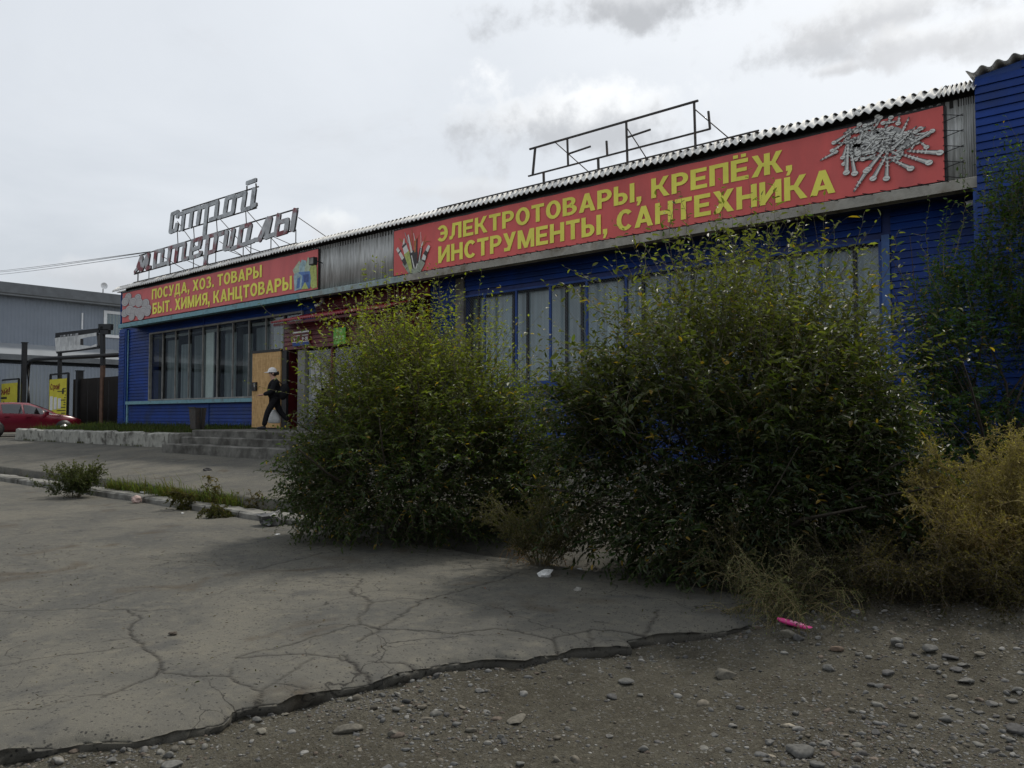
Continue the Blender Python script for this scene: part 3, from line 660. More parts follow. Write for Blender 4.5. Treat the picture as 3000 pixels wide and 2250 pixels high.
# rear block poking over the left end of the roof
bx = oy(352, 835, 15.2)
rb = MB().box(bx.x+.15, bx.x+2.4, 15.2, 17, 6.2, 6.95).build('rear_parapet', M['blue_trim'], shop)
rs_me = slate_mesh(1.2, 1.9, .1)
for k in range(2): inst('slate_sheet', rs_me, rb, (bx.x+.0+k*1.18, 15.05, 6.98+.01*k))

# taller wing on the right
wing = thing('shop_wing', (0, 12.9, .9), 'taller blue-sided wing at the right end of the shop', 'building')
WY = YF-.12
ww = MB(); ww.add([(XR, WY+.01, .5), (4, WY+.01, .5), (4, WY+.01, 7.3), (XR, WY+.01, 6.42), (XR, 20, .5), (4, 20, .5), (4, 20, 7.3), (XR, 20, 6.42)],
    [(0, 1, 2, 3), (5, 4, 7, 6), (4, 0, 3, 7), (1, 5, 6, 2), (3, 2, 6, 7), (0, 4, 5, 1)])
wwall = ww.build('wall', M['blue_trim'], wing)
z = .7
while z < 7.1:
    x0 = XR if z < 6.3 else XR + (z+PITCHB-6.42)/(7.3-6.42)*(4-XR)
    inst('siding_board', BM_BLUE, wwall, (x0, WY, z), (4-x0, 1, 1)); z += PITCHB
wrf = MB().box(XR+.1, 4, WY+.4, 20, 6.2, 6.25).build('roof', M['tar'], wing)
wsm = slate_mesh(1.2, .9, .05, pitch=.2, amp=.035)
ang = -math.atan2(7.3-6.42, 4-XR)
for k in range(6): inst('slate_sheet', wsm, wrf, (XR-.09+k*1.16, WY-.11, 6.46+k*1.16*math.tan(-ang)+.01*(k % 2)), rot=(0, ang, 0))

# ------------------------------------------------------------------ lettering helper
def _R(x0, y0, x1, y1): return [[(x0, y0), (x1, y0), (x1, y1), (x0, y1)]]
def _Q(*p): return [list(p)]
def _A(cx, cy, rx, ry, tx, ty, a0, a1):
    n_ = max(4, int(abs(a1-a0)/20)); o_ = []
    for i in range(n_):
        t0, t1 = R(a0+(a1-a0)*i/n_), R(a0+(a1-a0)*(i+1)/n_)
        o_.append([(cx+rx*math.cos(t0), cy+ry*math.sin(t0)), (cx+rx*math.cos(t1), cy+ry*math.sin(t1)), (cx+(rx-tx)*math.cos(t1), cy+(ry-ty)*math.sin(t1)), (cx+(rx-tx)*math.cos(t0), cy+(ry-ty)*math.sin(t0))])
    return o_
_E = _R(0, 0, .25, 1)+_R(.25, .81, .76, 1)+_R(.25, .41, .70, .59)+_R(.25, 0, .78, .19)
_I = _R(0, 0, .25, 1)+_R(.67, 0, .92, 1)+_Q((.23, .03), (.69, .62), (.69, .97), (.23, .38))
def _soft(rx): return _R(0, 0, .25, 1)+_A(.40, .31, rx, .31, .25, .18, -90, 90)+_R(.25, 0, .40, .18)+_R(.25, .44, .40, .62)
_Rr = _R(0, 0, .25, 1)+_A(.43, .68, .39, .32, .25, .18, -90, 90)+_R(.25, .82, .43, 1)+_R(.25, .36, .43, .54)
GL = {'П': (.87, _R(0, 0, .25, 1)+_R(.62, 0, .87, 1)+_R(.25, .81, .62, 1)), 'О': (.94, _A(.47, .5, .47, .52, .26, .19, 0, 360)), 'С': (.86, _A(.47, .5, .47, .52, .26, .19, 42, 318)),
 'У': (.88, _Q((0, 1), (.27, 1), (.56, .36), (.36, .24))+_Q((.61, 1), (.88, 1), (.46, .0), (.22, .0))+_R(.06, 0, .30, .19)), 'Д': (.98, _R(0, 0, .98, .19)+_R(0, -.22, .19, 0)+_R(.79, -.22, .98, 0)+_Q((.10, .19), (.33, .19), (.46, 1), (.24, 1))+_R(.60, .19, .85, 1)+_R(.40, .81, .60, 1)),
 'А': (.97, _Q((0, 0), (.27, 0), (.60, 1), (.36, 1))+_Q((.70, 0), (.97, 0), (.61, 1), (.37, 1))+_R(.24, .2, .73, .37)), 'Х': (.94, _Q((0, 0), (.29, 0), (.94, 1), (.65, 1))+_Q((.65, 0), (.94, 0), (.29, 1), (0, 1))),
 'З': (.80, _A(.36, .735, .38, .285, .25, .17, -90, 150)+_A(.37, .28, .42, .30, .26, .17, -150, 90)), 'Т': (.82, _R(0, .81, .82, 1)+_R(.285, 0, .535, .81)), 'В': (.86, _R(0, 0, .25, 1)+_A(.42, .745, .36, .255, .25, .17, -90, 90)+_R(.25, .83, .42, 1)+_R(.25, .43, .44, .60)+_A(.43, .29, .43, .29, .26, .17, -90, 90)+_R(.25, 0, .43, .17)),
 'Р': (.82, _Rr), 'Ы': (1.12, _soft(.36)+_R(.87, 0, 1.12, 1)), 'Б': (.82, _soft(.42)+_R(.25, .81, .76, 1)), 'И': (.92, _I), 'Й': (.92, _I+_R(.26, 1.08, .66, 1.22)), 'М': (1.1, _R(0, 0, .24, 1)+_R(.86, 0, 1.1, 1)+_Q((.0, 1), (.30, 1), (.66, 0), (.45, 0))+_Q((1.1, 1), (.80, 1), (.44, 0), (.65, 0))),
 'Я': (.84, _R(.59, 0, .84, 1)+_A(.41, .68, .39, .32, .25, .18, 90, 270)+_R(.41, .82, .59, 1)+_R(.36, .37, .59, .54)+_Q((0, 0), (.28, 0), (.55, .40), (.27, .40))), 'К': (.92, _R(0, 0, .25, 1)+_R(.25, .42, .40, .62)+_Q((.30, .46), (.52, .46), (.89, 1), (.62, 1))+_Q((.30, .58), (.53, .58), (.93, 0), (.64, 0))), 'Н': (.89, _R(0, 0, .25, 1)+_R(.64, 0, .89, 1)+_R(.25, .41, .64, .60)),
 'Ц': (.98, _R(0, 0, .25, 1)+_R(.60, 0, .85, 1)+_R(.25, 0, .60, .19)+_R(.79, -.22, .98, .19)), 'Э': (.86, _A(.39, .5, .47, .52, .26, .19, -138, 138)+_R(.26, .41, .64, .59)), 'Л': (.94, _R(.69, 0, .94, 1)+_R(.36, .81, .69, 1)+_Q((.24, 1), (.48, 1), (.42, .22), (.17, .16))+_Q((0, 0), (.22, 0), (.40, .28), (0, .20))), 'Е': (.78, _E), 'Ё': (.78, _E+_R(.10, 1.07, .32, 1.23)+_R(.45, 1.07, .67, 1.23)),
 'Ж': (1.34, _R(.545, 0, .795, 1)+_R(.40, .42, .94, .60)+_Q((.80, .46), (1.0, .46), (1.31, 1), (1.05, 1))+_Q((.80, .56), (1.0, .56), (1.34, 0), (1.06, 0))+_Q((.54, .46), (.34, .46), (.03, 1), (.29, 1))+_Q((.54, .56), (.34, .56), (0, 0), (.28, 0))),
 ',': (.26, _R(0, 0, .25, .23)+_Q((.08, 0), (.25, 0), (.14, -.22), (0, -.22))), '.': (.26, _R(0, 0, .25, .23)), '!': (.26, _R(0, 0, .24, .2)+_R(.02, .3, .22, 1)), '-': (.40, _R(0, .40, .36, .57)),
 '1': (.46, _R(.18, 0, .42, 1)+_Q((0, .66), (.18, .70), (.18, 1), (.14, .92))), '9': (.80, _A(.39, .67, .39, .34, .23, .16, 0, 360)+_Q((.54, .66), (.78, .66), (.48, 0), (.22, 0))), '8': (.80, _A(.39, .74, .35, .27, .2, .15, 0, 360)+_A(.39, .29, .40, .30, .23, .16, 0, 360)), 'ц': (.5, [])}
def _low(k, sc=.74, dy=0): w_, p_ = GL[k]; return (w_*sc, [[(x*sc, y*sc+dy) for x, y in q] for q in p_])
GL['т'] = _low('Т'); GL['о'] = _low('О'); GL['й'] = _low('Й'); GL['р'] = _low('Р', .95, -.22)
def lettering(name, s, x0, x1, zb, zt, Y, m, parent, shear=0, depth=.004, gap=.11):
    adv = []; x = 0
    for ch in s:
        adv.append(x); x += (.40 if ch == ' ' else GL[ch][0]+gap)
    tot = x-gap; fx = (x1-x0)/tot; h = zt-zb; out_ = None; mb = MB(); k = 0
    for ch, a_ in list(zip(s, adv))+[(' ', 0)]:
        if ch == ' ':
            if mb.v: out_ = mb.build(name, m, parent)
            mb = MB(); k = 0; continue
        ring = 0
        for q in GL[ch][1]:
            k += 1; mb.add([(x0+(a_+px)*fx+shear*h*py, Y-depth-.0003*(k % 9), zb+py*h) for px, py in q], [tuple(range(len(q)))])
    return out_

def banner(name, x0, x1, z0, z1, Y, m, label, seed):
    t = thing(name, ((x0+x1)/2, Y, z0), label, 'banner')
    n_ = int((x1-x0)/.12); k = 9; vs = []; off = seed
    for i in range(n_+1):
        for j in range(k+1):
            x = x0+(x1-x0)*i/n_; z = z0+(z1-z0)*j/k; e = min(i, n_-i, 4)/4*min(j, k-j, 2)/2
            dz = .0
            if j in (0, k): dz = .004*math.sin(i*.9+seed)*(1 if j else -1)
            y = Y - .006*e*noise.noise(Vector((x*1.3+off, z*2.2, 0))) + .0*e
            vs.append((x, y, z+dz))
    fs = [(i*(k+1)+j, (i+1)*(k+1)+j, (i+1)*(k+1)+j+1, i*(k+1)+j+1) for i in range(n_) for j in range(k)]
    b = MB().add(vs, fs, 0, True); 
    b.add([(x0, Y+.012, z0), (x1, Y+.012, z0), (x1, Y+.012, z1), (x0, Y+.012, z1)], [(0, 1, 2, 3)])
    b.build('sheet', m, t)
    # steel frame behind and tie cords
    fr = MB(); fr.bar((x0, Y+.03, z0-.015), (x1, Y+.03, z0-.015), .03); fr.bar((x0, Y+.03, z1+.02), (x1, Y+.03, z1+.02), .03); fr.bar((x0-.02, Y+.03, z0), (x0-.02, Y+.03, z1), .03); fr.bar((x1+.02, Y+.03, z0), (x1+.02, Y+.03, z1), .03); fr.build('frame', M['black'], t)
    return t
YB = YF-.055
b1x0, b1x1 = oy(359, 900, YB).x, oy(931, 790, YB).x
b2x0, b2x1 = oy(1154, 740, YB).x, oy(2765, 420, YB).x
ban1 = banner('shop_banner', b1x0, b1x1, 5.03, 6.12, YB, M['bannerR1'], 'faded red banner for crockery and household goods on the left of the fascia', 1.0)
ban2 = banner('shop_banner', b2x0, b2x1, 5.02, 6.13, YB, M['bannerR'], 'long red banner for electrical goods, tools and plumbing with picture of screws', 5.0)
def bx_(px, py): return oy(px, py, YB).x
lettering('lettering', 'ПОСУДА, ХОЗ. ТОВАРЫ', bx_(446, 860), bx_(768, 800), 5.665, 6.03, YB-.008, M['letterY'], ban1)
lettering('lettering', 'БЫТ. ХИМИЯ, КАНЦТОВАРЫ', bx_(448, 905), bx_(856, 840), 5.14, 5.53, YB-.008, M['letterY'], ban1)
lettering('lettering', 'ЭЛЕКТРОТОВАРЫ, КРЕПЁЖ,', bx_(1282, 680), bx_(2322, 480), 5.635, 6.005, YB-.008, M['letterY'], ban2)
lettering('lettering', 'ИНСТРУМЕНТЫ, САНТЕХНИКА', bx_(1285, 745), bx_(2448, 545), 5.13, 5.525, YB-.008, M['letterY'], ban2)
# tie cords along the lower edge and the right end
for k in range(46):
    x = b2x0+.3+(b2x1-b2x0-.4)*k/45; MB().tube([(x, YB-.012, 5.035), (x+.16, YB-.04, 4.985)], .006, 4).build('tie_cord', M['black'], ban2)
for k in range(9):
    z = 5.08+k*.115; MB().tube([(b2x1-.01, YB-.012, z), (b2x1+.26, YB+.02, z+.07*(1 if k % 2 else -1))], .006, 4).build('tie_cord', M['black'], ban2)
# printed pictures: screws
scf = crop(2212/540, 2360, 300)
screws = [((180, 705), (370, 600)), ((1100, 230), (940, 255)), ((880, 220), (720, 285)), ((870, 290), (620, 355)), ((620, 310), (350, 490)), ((700, 320), (650, 480)), ((1130, 160), (1120, 260)), ((470, 490), (330, 585)), ((960, 480), (770, 590)), ((1080, 415), (830, 440)),
 ((1280, 330), (1200, 380)), ((1250, 180), (1140, 410)), ((550, 380), (455, 670)), ((980, 300), (610, 690)), ((700, 640), (820, 600)), ((1340, 290), (1050, 560)), ((1450, 300), (1330, 360)), ((1380, 480), (1460, 545)), ((1160, 570), (1530, 350)), ((600, 440), (470, 745)), ((870, 620), (700, 690)), ((900, 560), (640, 620)),
 ((1220, 590), (1620, 610)), ((1130, 620), (1490, 730)), ((1030, 690), (1270, 800)), ((520, 400), (500, 850)), ((540, 540), (600, 860)), ((1040, 460), (760, 810)), ((585, 1080), (740, 830)), ((1030, 540), (820, 920)), ((990, 640), (980, 920))]
pr = MB()
rs = random.Random(5)
fill = []
for _ in range(70):
    cx_, cz_ = rs.gauss(860, 210), rs.gauss(450, 95); an_ = rs.uniform(-1.2, .6); l_ = rs.uniform(60, 120)
    fill.append(((cx_-l_*math.cos(an_), cz_-l_*math.sin(an_)*.8), (cx_+l_*math.cos(an_), cz_+l_*math.sin(an_)*.8)))
screws = fill+screws
def P2(x, z): 
    q = oy(*scf(x, z), YB); return Vector((q.x, 0, q.z))
# shadowy heap ground so the gaps between screws read grey
for (cx_, cz_, rw_, rh_) in ((760, 470, .32, .20), (980, 420, .30, .20), (600, 560, .22, .17), (1180, 470, .22, .16)):
    c = P2(cx_, cz_); pr.disc((c.x, YB-.009, c.z), rw_*.8, rh_*.8, 20, 1)
for k, (tp, hd) in enumerate(screws):
    a, b = P2(*tp), P2(*hd); y = YB-.010-.00025*k; d = (b-a); ln = d.length; d.normalize(); u = Vector((-d.z, 0, d.x)); w_ = .024+.008*(k > 90)
    def qd(p, q, w0, w1, mi, dy): pr.add([(p-u*w0)+Vector((0, dy, 0)), (q-u*w1)+Vector((0, dy, 0)), (q+u*w1)+Vector((0, dy, 0)), (p+u*w0)+Vector((0, dy, 0))], [(0, 1, 2, 3)], mi)
    qd(a, b, w_*.4, w_*1.25, 2, y); qd(a+d*.01, b, w_*.3, w_, 1, y-.00005); qd(a+d*ln*.3+u*w_*.25, b+u*w_*.2, w_*.25, w_*.4, 0, y-.0001)
    nt_ = int(ln*.6/.028)
    for t in range(nt_):
        p = a+d*(.015+t*.028); ww_ = w_*(.5+.6*t/max(1, nt_)); qd(p, p+d*.011+u*.01, ww_, ww_, 0 if t % 2 else 2, y-.00008)
    r_ = w_*1.75
    pr.disc((b.x, y-.00012, b.z), r_*1.05, r_*.8, 14, 2); pr.disc((b.x-.003, y-.00016, b.z+.004), r_*.95, r_*.7, 14, 0)
    q = Vector((.8, 0, .3*(1 if k % 2 else -1))).normalized(); pr.add([(b-q*r_*.8)+Vector((0, y-.0002, -.003)), (b+q*r_*.8)+Vector((0, y-.0002, -.003)), (b+q*r_*.8)+Vector((0, y-.0002, .003)), (b-q*r_*.8)+Vector((0, y-.0002, .003))], [(0, 1, 2, 3)], 2)
pr.build('screw_picture', [M['printL'], M['printM'], M['printD']], ban2)
# cables picture
ccf = crop(1327/160, 1140, 640)
def P3(x, z):
    q = oy(*ccf(x, z), YB); return Vector((q.x, YB, q.z))
pc = MB(); k = 0
def strip(p, q, w0, w1, mi):
    global k; k += 1
    a, b = P3(*p), P3(*q); d = (b-a).normalized(); u = Vector((-d.z, 0, d.x)); s_ = .0037
    w0 *= s_/2; w1 *= s_/2; e = Vector((0, -.010-.0004*k, 0)); pc.add([a-u*w0+e, b-u*w1+e, b+u*w1+e, a+u*w0+e], [(0, 1, 2, 3)], mi)
for p, q, w0, w1, mi in [((570, 1310), (360, 1060), 60, 36, 3), ((420, 1110), (330, 960), 34, 34, 2), ((345, 985), (200, 725), 26, 22, 0), ((270, 830), (255, 800), 34, 34, 2), ((600, 1290), (420, 800), 60, 50, 4), ((430, 830), (370, 620), 44, 40, 0), ((385, 680), (365, 630), 44, 40, 2), ((360, 630), (375, 490), 20, 8, 0), ((345, 570), (250, 490), 12, 6, 5),
  ((640, 1280), (555, 800), 40, 44, 2), ((560, 830), (470, 400), 18, 12, 0), ((480, 600), (390, 340), 7, 4, 1), ((560, 700), (565, 270), 6, 4, 5), ((650, 1250), (665, 820), 26, 30, 2), ((650, 820), (640, 500), 22, 18, 5), ((670, 820), (690, 480), 14, 7, 2), ((640, 540), (605, 360), 6, 4, 0), ((690, 500), (740, 390), 5, 3, 5),
  ((700, 1240), (790, 720), 24, 26, 2), ((720, 1180), (790, 730), 7, 7, 0), ((790, 720), (840, 560), 12, 6, 0), ((800, 700), (920, 540), 8, 5, 5), ((795, 700), (780, 330), 5, 3, 0), ((840, 600), (905, 400), 5, 3, 5), ((900, 560), (1020, 550), 4, 3, 5),
  ((690, 1290), (840, 1030), 60, 50, 3), ((830, 1040), (900, 880), 42, 36, 2), ((850, 1010), (880, 880), 34, 30, 0), ((880, 890), (940, 780), 34, 30, 2), ((930, 800), (990, 660), 26, 22, 0), ((650, 1320), (560, 900), 9, 9, 0), ((640, 1330), (700, 1100), 10, 8, 0), ((560, 1320), (760, 1280), 50, 40, 3)]:
    strip(p, q, w0, w1, mi)
pc.build('cable_picture', [M['printL'], M['printM'], M['printD'], mat('print_grey_green', (.30, .33, .26), .6, .3, 14), M['printG'], M['printO']], ban2)
# plates picture on the left banner
pcf = crop(2212/620, 340, 800)
pp = MB(); k = 0
for (x, z, r_) in [(230, 260, 45), (130, 250, 45), (310, 320, 52), (340, 370, 40), (100, 300, 50), (180, 305, 52), (245, 310, 48), (95, 420, 46), (145, 390, 56), (195, 405, 50), (240, 410, 50), (290, 400, 56), (335, 410, 42), (170, 460, 40), (265, 450, 44)]:
    q = oy(*pcf(x, z), YB); sx = r_*.0050*1.25; sz = r_*.0034; k += 1
    for f_, mi in ((1, 1), (.93, 0), (.62, 1), (.55, 0), (.28, 2), (.2, 0)):
        pp.disc((q.x, YB-.010-.0012*k-(1-f_)*.001, q.z), sx*f_, sz*f_, 16, mi)
pp.build('crockery_picture', [mat('print_plate_grey', (.48, .46, .46), .6, .1, 12), mat('print_plate_shade', (.17, .14, .15), .6, .2, 9), M['printM']], ban1)
pg = MB(); k = 0
def poly(pts, mi):
    global k; k += 1
    pg.add([oy(*pcf(x, z-0), YB)+Vector((0, -.010-.0006*k, 0)) for x, z in pts], [tuple(range(len(pts)))], mi)
# offsets: this crop's origin is y=800, the picture spans y 740..850 of the photograph
for pts, mi in [([(1850, -30), (1920, -130), (1960, -40), (1960, 40), (1880, 60)], 3), ([(1915, -60), (1945, -140), (1990, -130), (1985, 30), (1920, 40)], 1), ([(1980, -70), (2010, -170), (2060, -120), (2080, 40), (1960, 60)], 3), ([(2020, -20), (2070, -150), (2100, -60), (2105, 120), (2040, 150)], 2),
  ([(1870, 10), (1920, -10), (2030, -20), (2040, 60), (2030, 160), (1870, 180)], 0), ([(1860, 30), (1900, -10), (1950, 30), (1940, 160), (1870, 190)], 1), ([(1900, 60), (1930, 40), (1925, 150), (1890, 165)], 0), ([(1940, 170), (1980, 90), (2015, 165)], 2), ([(2050, 20), (2100, -10), (2105, 150), (2050, 165)], 2), ([(1960, 20), (2020, 10), (2015, 90), (1970, 100)], 4)]:
    poly(pts, mi)
pg.build('goods_picture', [M['printB'], M['printC'], M['printG'], mat('print_pale_green', (.42, .50, .36), .6, .3, 12), mat('print_navy', (.05, .09, .26), .6, .3, 9)], ban1)

# ------------------------------------------------------------------ roof letters
YS = 13.55
rsf = crop(2212/620, 340, 480)
def P4(x, z, Y=YS): return oy(*rsf(x, z), Y)
sign = thing('roof_letter_sign', (P4(1000, 1050).x, YS, 6.4), 'weathered rooftop sign of two words in cut-out metal letters', 'sign')
def stroke_letter(strokes, mts, w=.225):
    """each stroke is a polyline in the sign plane; ribbon of width w (metres, wider on uprights), extruded"""
    mb = MB(); k = 0
    for s_ in strokes:
        wd = w
        pts = [P4(*p) for p in s_]
        for a, b in zip(pts[:-1], pts[1:]):
            k += 1
            d = (b-a); horiz = abs(d.x) > abs(d.z)*1.6; hw = (.066 if horiz else w/2); d.normalize()
            ext = .0
            a2, b2 = a-d*ext, b+d*ext; u = Vector((-d.z, 0, d.x))*hw
            y0 = YS-.022-.0015*(k % 7); y1 = YS+.022+.0015*(k % 7)
            e_ = min(.05, (b-a).length*.2); c2 = hw*.55; ax_ = a-d*e_; bx2 = b+d*e_; n2 = Vector((-d.z, 0, d.x)); pl_ = []
            for p_ in (ax_+d*c2-n2*hw, bx2-d*c2-n2*hw, bx2-n2*(hw-c2*.6), bx2+n2*(hw-c2*.6), bx2-d*c2+n2*hw, ax_+d*c2+n2*hw, ax_+n2*(hw-c2*.6), ax_-n2*(hw-c2*.6)): pl_.append((p_.x, p_.z))
            mb.prism(pl_, y0, y1, 0, 1)
    return mb.build('letter', mts, sign)
ma, mbb = [M['roofsign'], M['signedge']], [M['roofsign2'], M['signedge']]
word1 = [[[(642, 560), (650, 500), (592, 525), (570, 715), (630, 690), (640, 630)]],
 [[(712, 515), (692, 690)], [(798, 485), (778, 660)], [(882, 455), (856, 630)], [(672, 525), (770, 492)], [(780, 492), (880, 455)]],
 [[(955, 435), (925, 745)], [(905, 455), (1065, 395)], [(1062, 400), (1045, 565)], [(985, 585), (1045, 565)]],
 [[(1160, 372), (1138, 520)], [(1245, 340), (1222, 505)], [(1155, 365), (1240, 337)], [(1075, 562), (1222, 512)]],
 [[(1272, 338), (1340, 308)], [(1352, 300), (1325, 480)], [(1320, 488), (1400, 462)], [(1448, 262), (1425, 445)], [(1420, 455), (1465, 425)]],
 [[(1370, 203), (1462, 170)]]]
word2 = [[[(198, 1132), (228, 1090), (268, 975)], [(272, 975), (255, 1110)], [(268, 1105), (338, 955)], [(345, 945), (322, 1095)], [(325, 1098), (362, 1080)]],
 [[(418, 922), (402, 1070)], [(490, 902), (475, 1050)], [(418, 918), (490, 900)], [(398, 1078), (525, 1038)]],
 [[(568, 885), (546, 1050)], [(643, 860), (624, 1022)], [(722, 838), (702, 1000)], [(556, 880), (725, 832)], [(705, 1000), (752, 985)]],
 [[(802, 815), (780, 980)], [(800, 808), (900, 775)], [(888, 785), (878, 850)], [(800, 900), (880, 868)], [(785, 982), (882, 950)], [(886, 945), (888, 915)]],
 [[(965, 755), (930, 1080)], [(912, 772), (1062, 735)], [(1052, 742), (1030, 905)], [(965, 932), (1035, 908)]],
 [[(1080, 738), (1125, 722)], [(1162, 708), (1135, 890)], [(1138, 895), (1205, 872)], [(1232, 688), (1198, 868)]],
 [[(1312, 668), (1288, 840)], [(1408, 638), (1375, 810)], [(1312, 662), (1408, 635)], [(1205, 890), (1440, 805)]],
 [[(1595, 575), (1500, 795)], [(1450, 795), (1500, 790)], [(1618, 568), (1578, 755)], [(1565, 772), (1650, 738)]],
 [[(1705, 532), (1672, 745)], [(1708, 612), (1800, 585)], [(1795, 590), (1782, 695)], [(1680, 742), (1785, 708)], [(1878, 480), (1845, 695)]]]
for lt in word1: stroke_letter(lt, ma)
for lt in word2: stroke_letter(lt, mbb)
fr = MB()
for a, b in [((690, 487), (1490, 238)), ((655, 706), (1470, 460)), ((245, 958), (1905, 466)), ((190, 1155), (1880, 690)), ((1368, 232), (1368, 285)), ((1462, 205), (1466, 250))]:
    fr.bar(P4(*a, YS+.08), P4(*b, YS+.08), .035)
fr.build('rail', M['steel'], sign)
def roofz(p): return Vector((p.x, p.y, 6.38))
for z in [(232, 1150), (345, 1115), (568, 1060), (810, 990), (1043, 920), (1330, 845), (1410, 820), (1620, 760), (1880, 690), (640, 700), (810, 655), (1050, 590), (1355, 495)]:
    a = P4(*z, YS+.08)
    if z[1] < 900 and z[0] in (640, 810, 1050, 1355): b = Vector((a.x+.03, a.y, P4(z[0], 0, YS+.08).z)); dd = 0; b = P4(z[0]+8, {640: 850, 810: 790, 1050: 720, 1355: 635}[z[0]], YS+.08)
    else: b = roofz(a)
    MB().bar(a, b, .022).build('support_post', M['steel'], sign)
for z in [(500, 975), (700, 990), (1080, 810), (1170, 905), (1360, 860), (1640, 760), (1905, 560), (640, 600), (1090, 580), (1370, 495)]:
    a = P4(*z, YS+.08); b = Vector((a.x+.9, a.y+1.2, 6.45)) if z[1] > 500 or True else a
    MB().bar(a, b, .018).build('brace', M['steel'], sign)

# ------------------------------------------------------------------ empty rooftop frame
fcf = crop(2212/1040, 1120, 260)
frm = thing('rooftop_sign_frame', (oy(*fcf(1400, 500), 13.4).x, 13.4, 6.4), 'empty rusty steel sign frame on the roof above the long banner', 'sign frame')
def P5(x, z): return oy(*fcf(x, z), 13.4)
for a, b, w_, nm in [((918, 377), (1968, 74), .036, 'rail'), ((910, 545), (2044, 250), .03, 'rail'), ((953, 368), (937, 540), .04, 'post'), ((1153, 312), (1158, 480), .034, 'post'), ((1520, 205), (1528, 475), .036, 'post'), ((1943, 82), (1952, 380), .036, 'post'), ((2032, 140), (2042, 252), .035, 'post'), ((1397, 325), (1402, 412), .035, 'post'), ((1345, 432), (1348, 520), .04, 'post'), ((1005, 518), (1007, 600), .04, 'post')]:
    MB().bar(P5(*a), P5(*b), w_).build(nm, M['steel'], frm)
for a, b in [((1153, 408), (1228, 366)), ((1520, 305), (1606, 265))]:
    p = P5(*a); MB().bar(p, p+Vector((.32, .40, .20)), .03).build('brace', M['steel'], frm)
for a, b in [((1075, 332), (1245, 535)), ((1522, 240), (1566, 455)), ((1950, 130), (2140, 310))]:
    p = P5(*a); q = P5(*b); MB().tube([p, Vector((q.x+.15, 14.1, 6.42))], .012, 5).build('stay', M['steel'], frm)

# ------------------------------------------------------------------ forecourt terrace, steps, landing
LZ = 1.21
terr = MB(); nx = 70; ny = 10; vs = []
for i in range(nx+1):
    for j in range(ny+1):
        x = -33.4+(13.0)*i/nx; y = 10.72+(13.58-10.72)*j/ny; vs.append((x, y, 1.07+.17*(j/ny)+.03*noise.noise(Vector((x, y, 0)))))
terr.add(vs, [(i*(ny+1)+j, (i+1)*(ny+1)+j, (i+1)*(ny+1)+j+1, i*(ny+1)+j+1) for i in range(nx) for j in range(ny)], 0, True)
o = terr.build('terrace_ground', M['soil']); struct(o)
rw_ = thing('retaining_wall', (-27, 10.6, .7), 'low whitewashed concrete retaining wall with peeling stains left of the steps', 'wall')
mbw = rough_box(-33.4, -20.6, 10.5, 10.76, .45, 1.10, .12, .035, 9, .035); mbw.build('wall_body', M['limewash'], rw_)
rough_box(-33.4, -33.15, 10.761, 13.0, .45, 1.10, .1, .02, 10, .03).build('wall_return', M['limewash'], rw_)
rough_box(-20.6, -20.0, 10.05, 10.72, .45, 1.12, .1, .03, 12, .04).build('end_block', M['conc'], rw_)
steps = thing('entrance_steps', (-17, 10, .7), 'worn concrete entrance steps and landing in front of the red porch', 'steps')
rough_box(-20.0, -12.5, 10.42, 13.55, .55, LZ, .2, .008, 21, .02).build('landing', M['stepc'], steps)
rough_box(-20.15, -12.3, 10.10, 10.42, .5, LZ-.17, .2, .012, 22, .02).build('step', M['stepc'], steps)
rough_box(-20.35, -12.1, 9.78, 10.10, .45, LZ-.35, .2, .014, 23, .02).build('step', M['stepc'], steps)

# ------------------------------------------------------------------ red entrance porch
porch = thing('entrance_porch', (-16.6, 12.6, LZ), 'dark red boarded entrance porch with small corrugated canopy', 'porch')
VX0, VX1, VY = -18.9, -14.3, 12.45
MB().box(VX0, VX1, VY+.02, VY+.12, 3.36, 4.06).build('header', M['red'], porch)
hm = board_mesh().mesh('header_board', M['red'])
z = 3.36
while z < 4.03: inst('header_board', hm, porch, (VX0, VY+.015, z), (VX1-VX0, 1.3, 1.0)); z += PITCHB
MB().box(VX0, VX0+.06, VY+.12, YW-.04, LZ, 4.06).build('side_wall', M['red'], porch)
MB().box(VX1-.06, VX1, VY+.12, YW-.04, LZ, 4.06).build('side_wall', M['red'], porch)
MB().box(VX0+.06, VX1-.06, VY+.12, YW-.04, 4.0, 4.05).build('ceiling', M['black'], porch)
cm = slate_mesh(1.0, 1.5, .42, pitch=.10, amp=.02, m=M['redroof'])
for k in range(5): inst('canopy_sheet', cm, porch, (-19.02+k*.955, 12.08, 4.09+.006*(k % 2)), (.96, 1, 1))
MB().box(-18.95, -14.3, 12.12, 12.16, 4.0, 4.06).build('canopy_batten', M['red'], porch)
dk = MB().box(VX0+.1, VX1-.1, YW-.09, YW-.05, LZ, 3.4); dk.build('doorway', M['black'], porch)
MB().box(-18.32, -18.0, VY+.03, VY+.35, LZ, 3.33).build('pillar', mat('grey_render', (.20, .20, .19), .9, .15, 5, .3), porch)
for x in (-16.9, -15.6): MB().box(x, x+.07, VY+.05, VY+.12, LZ, 3.35).build('door_post', M['red'], porch)
for x0, x1 in ((-17.95, -16.95), (-16.8, -15.65), (-15.5, -14.4)):
    MB().box(x0, x1, VY+.10, VY+.108, LZ+.05, 3.3).build('porch_glazing', M['glass'], porch)
for k, (x0, z0, x1, z1) in enumerate(((-17.8, 2.6, -17.4, 3.0), (-17.3, 2.3, -17.0, 2.75), (-17.75, 2.05, -17.35, 2.45), (-16.5, 2.2, -16.0, 2.7))):
    MB().box(x0, x1, VY+.09, VY+.095, z0, z1).build('posted_notice', M['printM'], porch)
